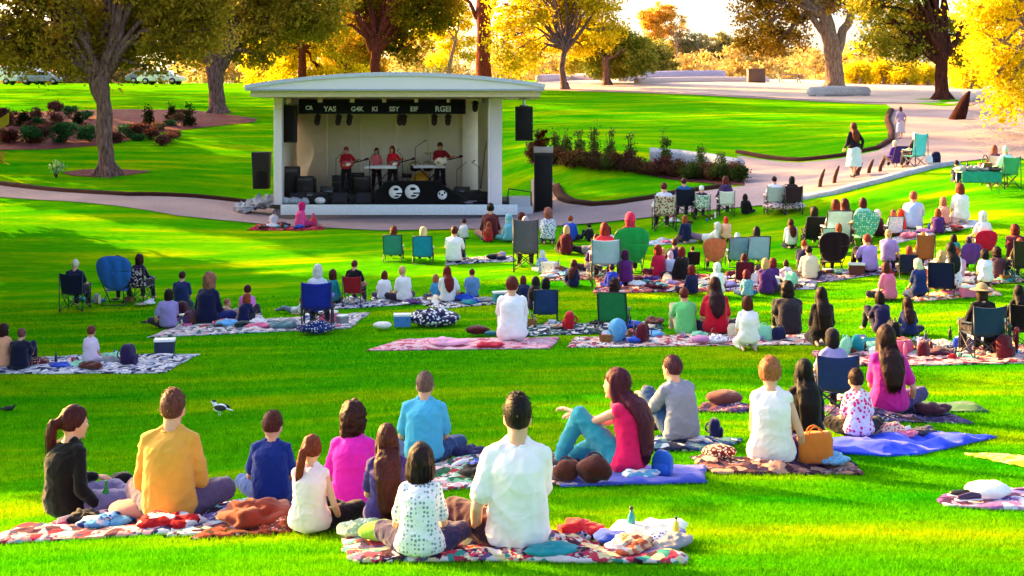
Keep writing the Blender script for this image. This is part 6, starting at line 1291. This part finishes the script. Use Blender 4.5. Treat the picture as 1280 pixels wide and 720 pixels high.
at_item('backpack',228,400,'3a1024','dark maroon rucksack in front of child in navy',1.2,80,0,dz=0)
at_item('cushion',597,420,'4a0a18','round maroon cushion left of child in white T-shirt',1.1,0,1); at_item('cushion',614,422,'1a6a7a','small teal ball cushion beside the maroon cushion',.6,0,1)
at_item('towel',612,436,'c81838','crimson towel on the pink blanket beside child in white',1.0,0,2)
at_item('towel',560,434,'f0a8c8','rose pink towel at the left of pink blanket',1.4,0,0)
at_item('cooler',503,410,'3a78c8','bright blue cooler standing below the navy and white woman',.95,5,0)
at_item('jacket',540,408,'1a1c48','navy and white patterned coat heaped right of blue cooler',2.3,0,3,'floral','e8e8f4')
at_item('cushion',478,413,'e8e4e6','white cushion left of the bright blue cooler',.9,0,2)
at_item('jacket',395,418,'1a2a6a','navy patterned jacket below the white haired person',1.6,0,1,'dots','e8e8f0')
at_item('cushion',618,326,'101018','black round bag left of the tall grey chair',1.1,0,3)
at_item('backpack',1170,207,'141a40','dark navy bag on the kerb stones',1.1,0,1,dz=.1); at_item('backpack',1161,209,'d8dce8','pale bag left of the navy bag on kerb',.9,0,0,dz=.1)
for k,(cx,cy,w,h,n,wh) in enumerate([(100,657,170,16,4,'the pastel patchwork blanket'),(370,640,240,24,6,'the pale patchwork blanket'),(770,686,160,20,9,'the large multicoloured blanket'),(640,592,170,20,9,'the green and pink blanket'),(970,580,190,8,4,'the brown and purple rug'),(1130,550,60,8,3,'the blue tarp'),
   (90,456,210,16,12,'the grey speckled blanket'),(860,427,310,9,14,'the patterned red white blanket'),(1160,445,260,14,26,'the pink cream blanket'),(330,408,220,12,16,'the blue white blanket'),(490,379,140,6,8,'the navy and white blanket'),(590,379,100,6,5,'the black and white blanket'),
   (740,411,170,10,9,'the dark speckled blanket'),(850,355,220,18,22,'the maroon patchwork blanket'),(965,355,100,16,11,'the lilac striped blanket'),(1080,343,180,6,12,'the pale strip blanket'),(1195,369,90,8,5,'the orange mint blanket'),(600,326,80,5,4,'the blanket near the stage'),(722,345,80,10,8,'the bright speckled blanket'),
   (835,303,60,4,4,'the pale blue throw'),(1165,290,120,8,8,'the white lilac blanket'),(1215,350,120,14,14,'the multicoloured blanket'),(362,285,84,5,7,'the red rug'),(225,398,60,6,3,'the dark blanket at left'),(870,276,80,8,6,'the grass by the path'),(1130,295,70,8,7,'the grass by the small white chair'),(1150,430,200,14,14,'the grass of the right middle row'),(1105,340,60,6,5,'the strip by the lavender shirt'),(140,380,110,8,6,'the grass under the left chairs')]):
    scatter(cx,cy,w,h,int(n*(1.7 if cy<500 else 1.2)),wh,900+k,smin=.55,smax=1.25,avoid=.34 if cy>500 else .25)
# tables
def ftable(px,py,hw,top,cloth_col,label,hgt=.72):
    p=hit(px,py); s=(py-top)*p.y/FW/hgt; e=empty('picnic_table',p,0,s); tag(e,label,'table'); w=hw*2*p.y/FW/s
    obj('table_top', G().box((0,0,hgt-.02),(w,.7,.03)), flat('c8ccd4',.4), e, bevel=.01)
    tc=G().sheet(lambda a,b:((a-.5)*w*1.02+ (.012*math.sin(b*30)), -.36-.03*math.sin(a*26)*(b), hgt+.005-.34*b),60,8,.01); obj('tablecloth_front', tc, cloth(cloth_col), e); obj('tablecloth_top', G().sheet(lambda a,b:((a-.5)*w*1.02,-.36+.72*b,hgt+.006+.003*math.sin(a*20)),20,8,.006), cloth(cloth_col), e)
    for sx in (-1,1):
        for sy in (-1,1): obj('leg', G().cyl((sx*w*.46,sy*.3,0),(sx*w*.46,sy*.3,hgt-.03),.018,n=8), M_chrome, e)
    return e,w,s
e,w,s=ftable(1222,243,24,214,'2a9a88','long folding table with teal cloth heaped with picnic things')
r=random.Random(4); tp=e.location
for k in range(14):
    kd=r.choice(['towel','food_box','bottle','cup','basket','tote_bag','jacket']); c=r.choice(['white','navy','grey','cream','sky blue','lavender','black']); lab=f'{c} {KN[kd]} on the teal table'; 
    if lab in _used: lab=f'{c} {KN[kd]} heaped at the back of the teal table'
    if lab in _used: continue
    _used.add(lab); item(kd, tp+Vector((-.8*w*s/2+1.6*w*s/2*k/13, r.uniform(-.2,.2)*s, .73*s)), c, lab, r.uniform(.9,1.3), r.uniform(0,6), r.randrange(4))
e,w,s=ftable(974,264,11,246,'8ad8b8','small folding table with mint cloth by the path')
item('food_box', e.location+Vector((-.2,0,.73*s)),'white','white open food box on the small mint table',1.2,.3); item('basket', e.location+Vector((.25,.05,.73*s)),'brown','wicker basket on the small mint table',1,.3)
item('towel', at(1100,215,42)*0+Vector((hit(975,262).x, hit(975,262).y-.4, hit(975,262).z+.03)),'d8c8d0','floral bunched towel under the small mint table',2.2,0,2,'floral','8a2a3a')
# garden stake lamps near right chair
for k,(px,top,c) in enumerate([(1254,400,'d8e8e0'),(1262,408,'2a4a3a'),(1271,412,'a01838')]):
    p=hit(px,449); h=(449-top)*p.y/FW; e=empty('folded_umbrella',p); tag(e,['pale knobbed folded umbrella stuck upright by the right chair','dark green folded umbrella upright between the other two','crimson knobbed folded umbrella upright at the far right'][k],'umbrella','furled umbrellas stuck in the grass')
    obj('shaft', G().cyl((0,0,-.05),(.0,0,h),.009,n=8), flat('26302a',.4,.3), e); obj('canopy', G().limb([(0,0,h*.25),(0,0,h*.6),(0,0,h*.92)],[.012,.032,.02],12), cloth(['1a3a30','1a3a2a','5a1024'][k]), e); obj('handle', G().ell((0,0,h),(.035,.035,.04)), flat(c,.4,bump=0), e)
# bird
p=hit(275,520); b=empty('bird',p,R(70)); 
g=G().ell((0,0,.11),(.055,.10,.055),Matrix.Rotation(R(-12),3,'X')).limb([(0,.07,.14),(0,.10,.18)],[.03,.028],10).limb([(0,-.08,.11),(0,-.2,.09)],[.03,.012],8,flat=.4,up=(0,0,1)).limb([(0,.12,.185),(0,.155,.178)],[.010,.003],6).limb([(-.02,0,.08),(-.02,.01,.0)],[.006,.005],6).limb([(.02,0,.08),(.02,.01,.0)],[.006,.005],6)
bb=obj('bird', fuse(g,.006,1,'bird'), flat('e6e6ec',.7), loc=p, rot=(0,0,R(70))); bpy.data.objects.remove(b); bb.scale=(.85,)*3; tag(bb,'small white bird with dark wings standing on the lawn','bird')
obj('wing', G().ell((.045,-.03,.12),(.014,.10,.04)).ell((-.045,-.03,.12),(.014,.10,.04)), flat('20222c',.8), bb); obj('head_cap', G().ell((0,.095,.195),(.026,.03,.018)), flat('181a22',.8), bb)
p=hit(10,514); me=G().ell((0,0,.06),(.06,.13,.06)).limb([(0,.1,.08),(0,.14,.12)],[.03,.028],8).limb([(0,-.1,.06),(0,-.22,.05)],[.03,.01],8).limb([(0,.15,.125),(0,.19,.115)],[.01,.003],6).mesh('bird'); bk_=obj('bird', me, flat('0e1a16',.7), loc=p, rot=(0,0,R(-80))); bk_.scale=(.55,)*3; tag(bk_,'small black bird pecking the lawn at far left','bird')
# held stem
b0=PEOPLE[0]; a=b0[3]['arms'][1][2]
q=b0[4].matrix_basis@Vector(a); tag(obj('green_bottle', G().limb([(0,0,-.05),(0,0,.10),(0,0,.14),(0,0,.19)],[.028,.028,.012,.011],12), flat('1a8a3a',.2,bump=0), loc=q+Vector((0.02,.03,0.02)), rot=(.15,.1,0)),'slim green bottle held by the woman in black cardigan','bottle')

# ------------------------------------------------------------------ grass blades near the viewer
def blades():
    n=520000; r=np.random.default_rng(3)
    y=5.4*np.exp(r.uniform(0,math.log(30/5.4),n)); x=r.uniform(-.44,.44,n)*(y+1.2); z=Hn(x,y); h=r.uniform(.014,.034,n)*(1+.25*(y>12)); a=r.uniform(0,6.283,n); w=r.uniform(.0022,.0042,n)*(y/8)**.8
    lx=r.normal(0,.013,n)+.004; ly=r.normal(0,.013,n)
    keep=np.ones(n,bool)
    for o,*_ in BL:
        vs=np.array([v.co[:2] for v in o.data.vertices]); 
        if vs[:,1].min()>30: continue
        c=vs.mean(0); ang=np.arctan2(vs[:,1]-c[1],vs[:,0]-c[0]); dist=np.hypot(*(vs-c).T); k=((ang+np.pi)/(2*np.pi)*48).astype(int)%48; mx=np.zeros(48); np.maximum.at(mx,k,dist); mx=np.where(mx==0,mx.max()*.3,mx)
        A=np.arctan2(y-c[1],x-c[0]); kk=((A+np.pi)/(2*np.pi)*48).astype(int)%48; keep&=~(np.hypot(x-c[0],y-c[1])<mx[kk]*.98)
    x,y,z,h,a,w,lx,ly=[q[keep] for q in (x,y,z,h,a,w,lx,ly)]; n=len(x)
    V=np.empty((n,3,3)); V[:,0]=np.stack([x-np.cos(a)*w,y-np.sin(a)*w,z-.004],-1); V[:,1]=np.stack([x+np.cos(a)*w,y+np.sin(a)*w,z-.004],-1); V[:,2]=np.stack([x+lx,y+ly,z+h],-1)
    me=npmesh('grass',V.reshape(-1,3),np.arange(3*n).reshape(-1,3)); o=bpy.data.objects.new('grass',me); COL.objects.link(o); me.materials.append(blade_mat()); tag(o,'short mown grass blades of the near lawn',kind='stuff')
blades()
# ------------------------------------------------------------------ camera, sun, sky
cam=bpy.data.cameras.new('camera'); co=bpy.data.objects.new('camera',cam); COL.objects.link(co); SC.camera=co
cam.sensor_width=36; cam.lens=FW/1280*36; cam.clip_end=6000; cam.clip_start=.1; co.location=(0,0,0); co.rotation_euler=(R(90),0,0); cam.shift_y=(HY-360)/1280
EL,AZ=19,math.atan2(-.78,.62)     # sun stands behind the left trees
sd=Vector((math.sin(AZ)*math.cos(R(EL)), math.cos(AZ)*math.cos(R(EL)), math.sin(R(EL))))
L=bpy.data.lights.new('sun','SUN'); L.energy=5.0; L.angle=R(.5); L.color=(1,.54,.10); lo=bpy.data.objects.new('sun',L); COL.objects.link(lo); lo.rotation_euler=sd.to_track_quat('Z','Y').to_euler()
w=bpy.data.worlds.new('World'); SC.world=w; w.use_nodes=True; nt=w.node_tree; bg=nt.nodes['Background']; sk=nt.nodes.new('ShaderNodeTexSky'); sk.sky_type='NISHITA'; sk.sun_disc=False; sk.sun_elevation=R(EL); sk.sun_rotation=AZ; sk.dust_density=5.0; sk.air_density=.8; sk.ozone_density=.0
nt.links.new(sk.outputs[0],bg.inputs[0]); bg.inputs[1].default_value=.11
SC.view_settings.view_transform='Standard'; SC.view_settings.look='None'; SC.view_settings.gamma=1; SC.view_settings.exposure=2.5
SC.cycles.max_bounces=8; SC.cycles.diffuse_bounces=6; SC.cycles.transmission_bounces=3; SC.cycles.transparent_max_bounces=4; SC.cycles.use_denoising=True; SC.cycles.use_adaptive_sampling=True; SC.cycles.adaptive_threshold=.02
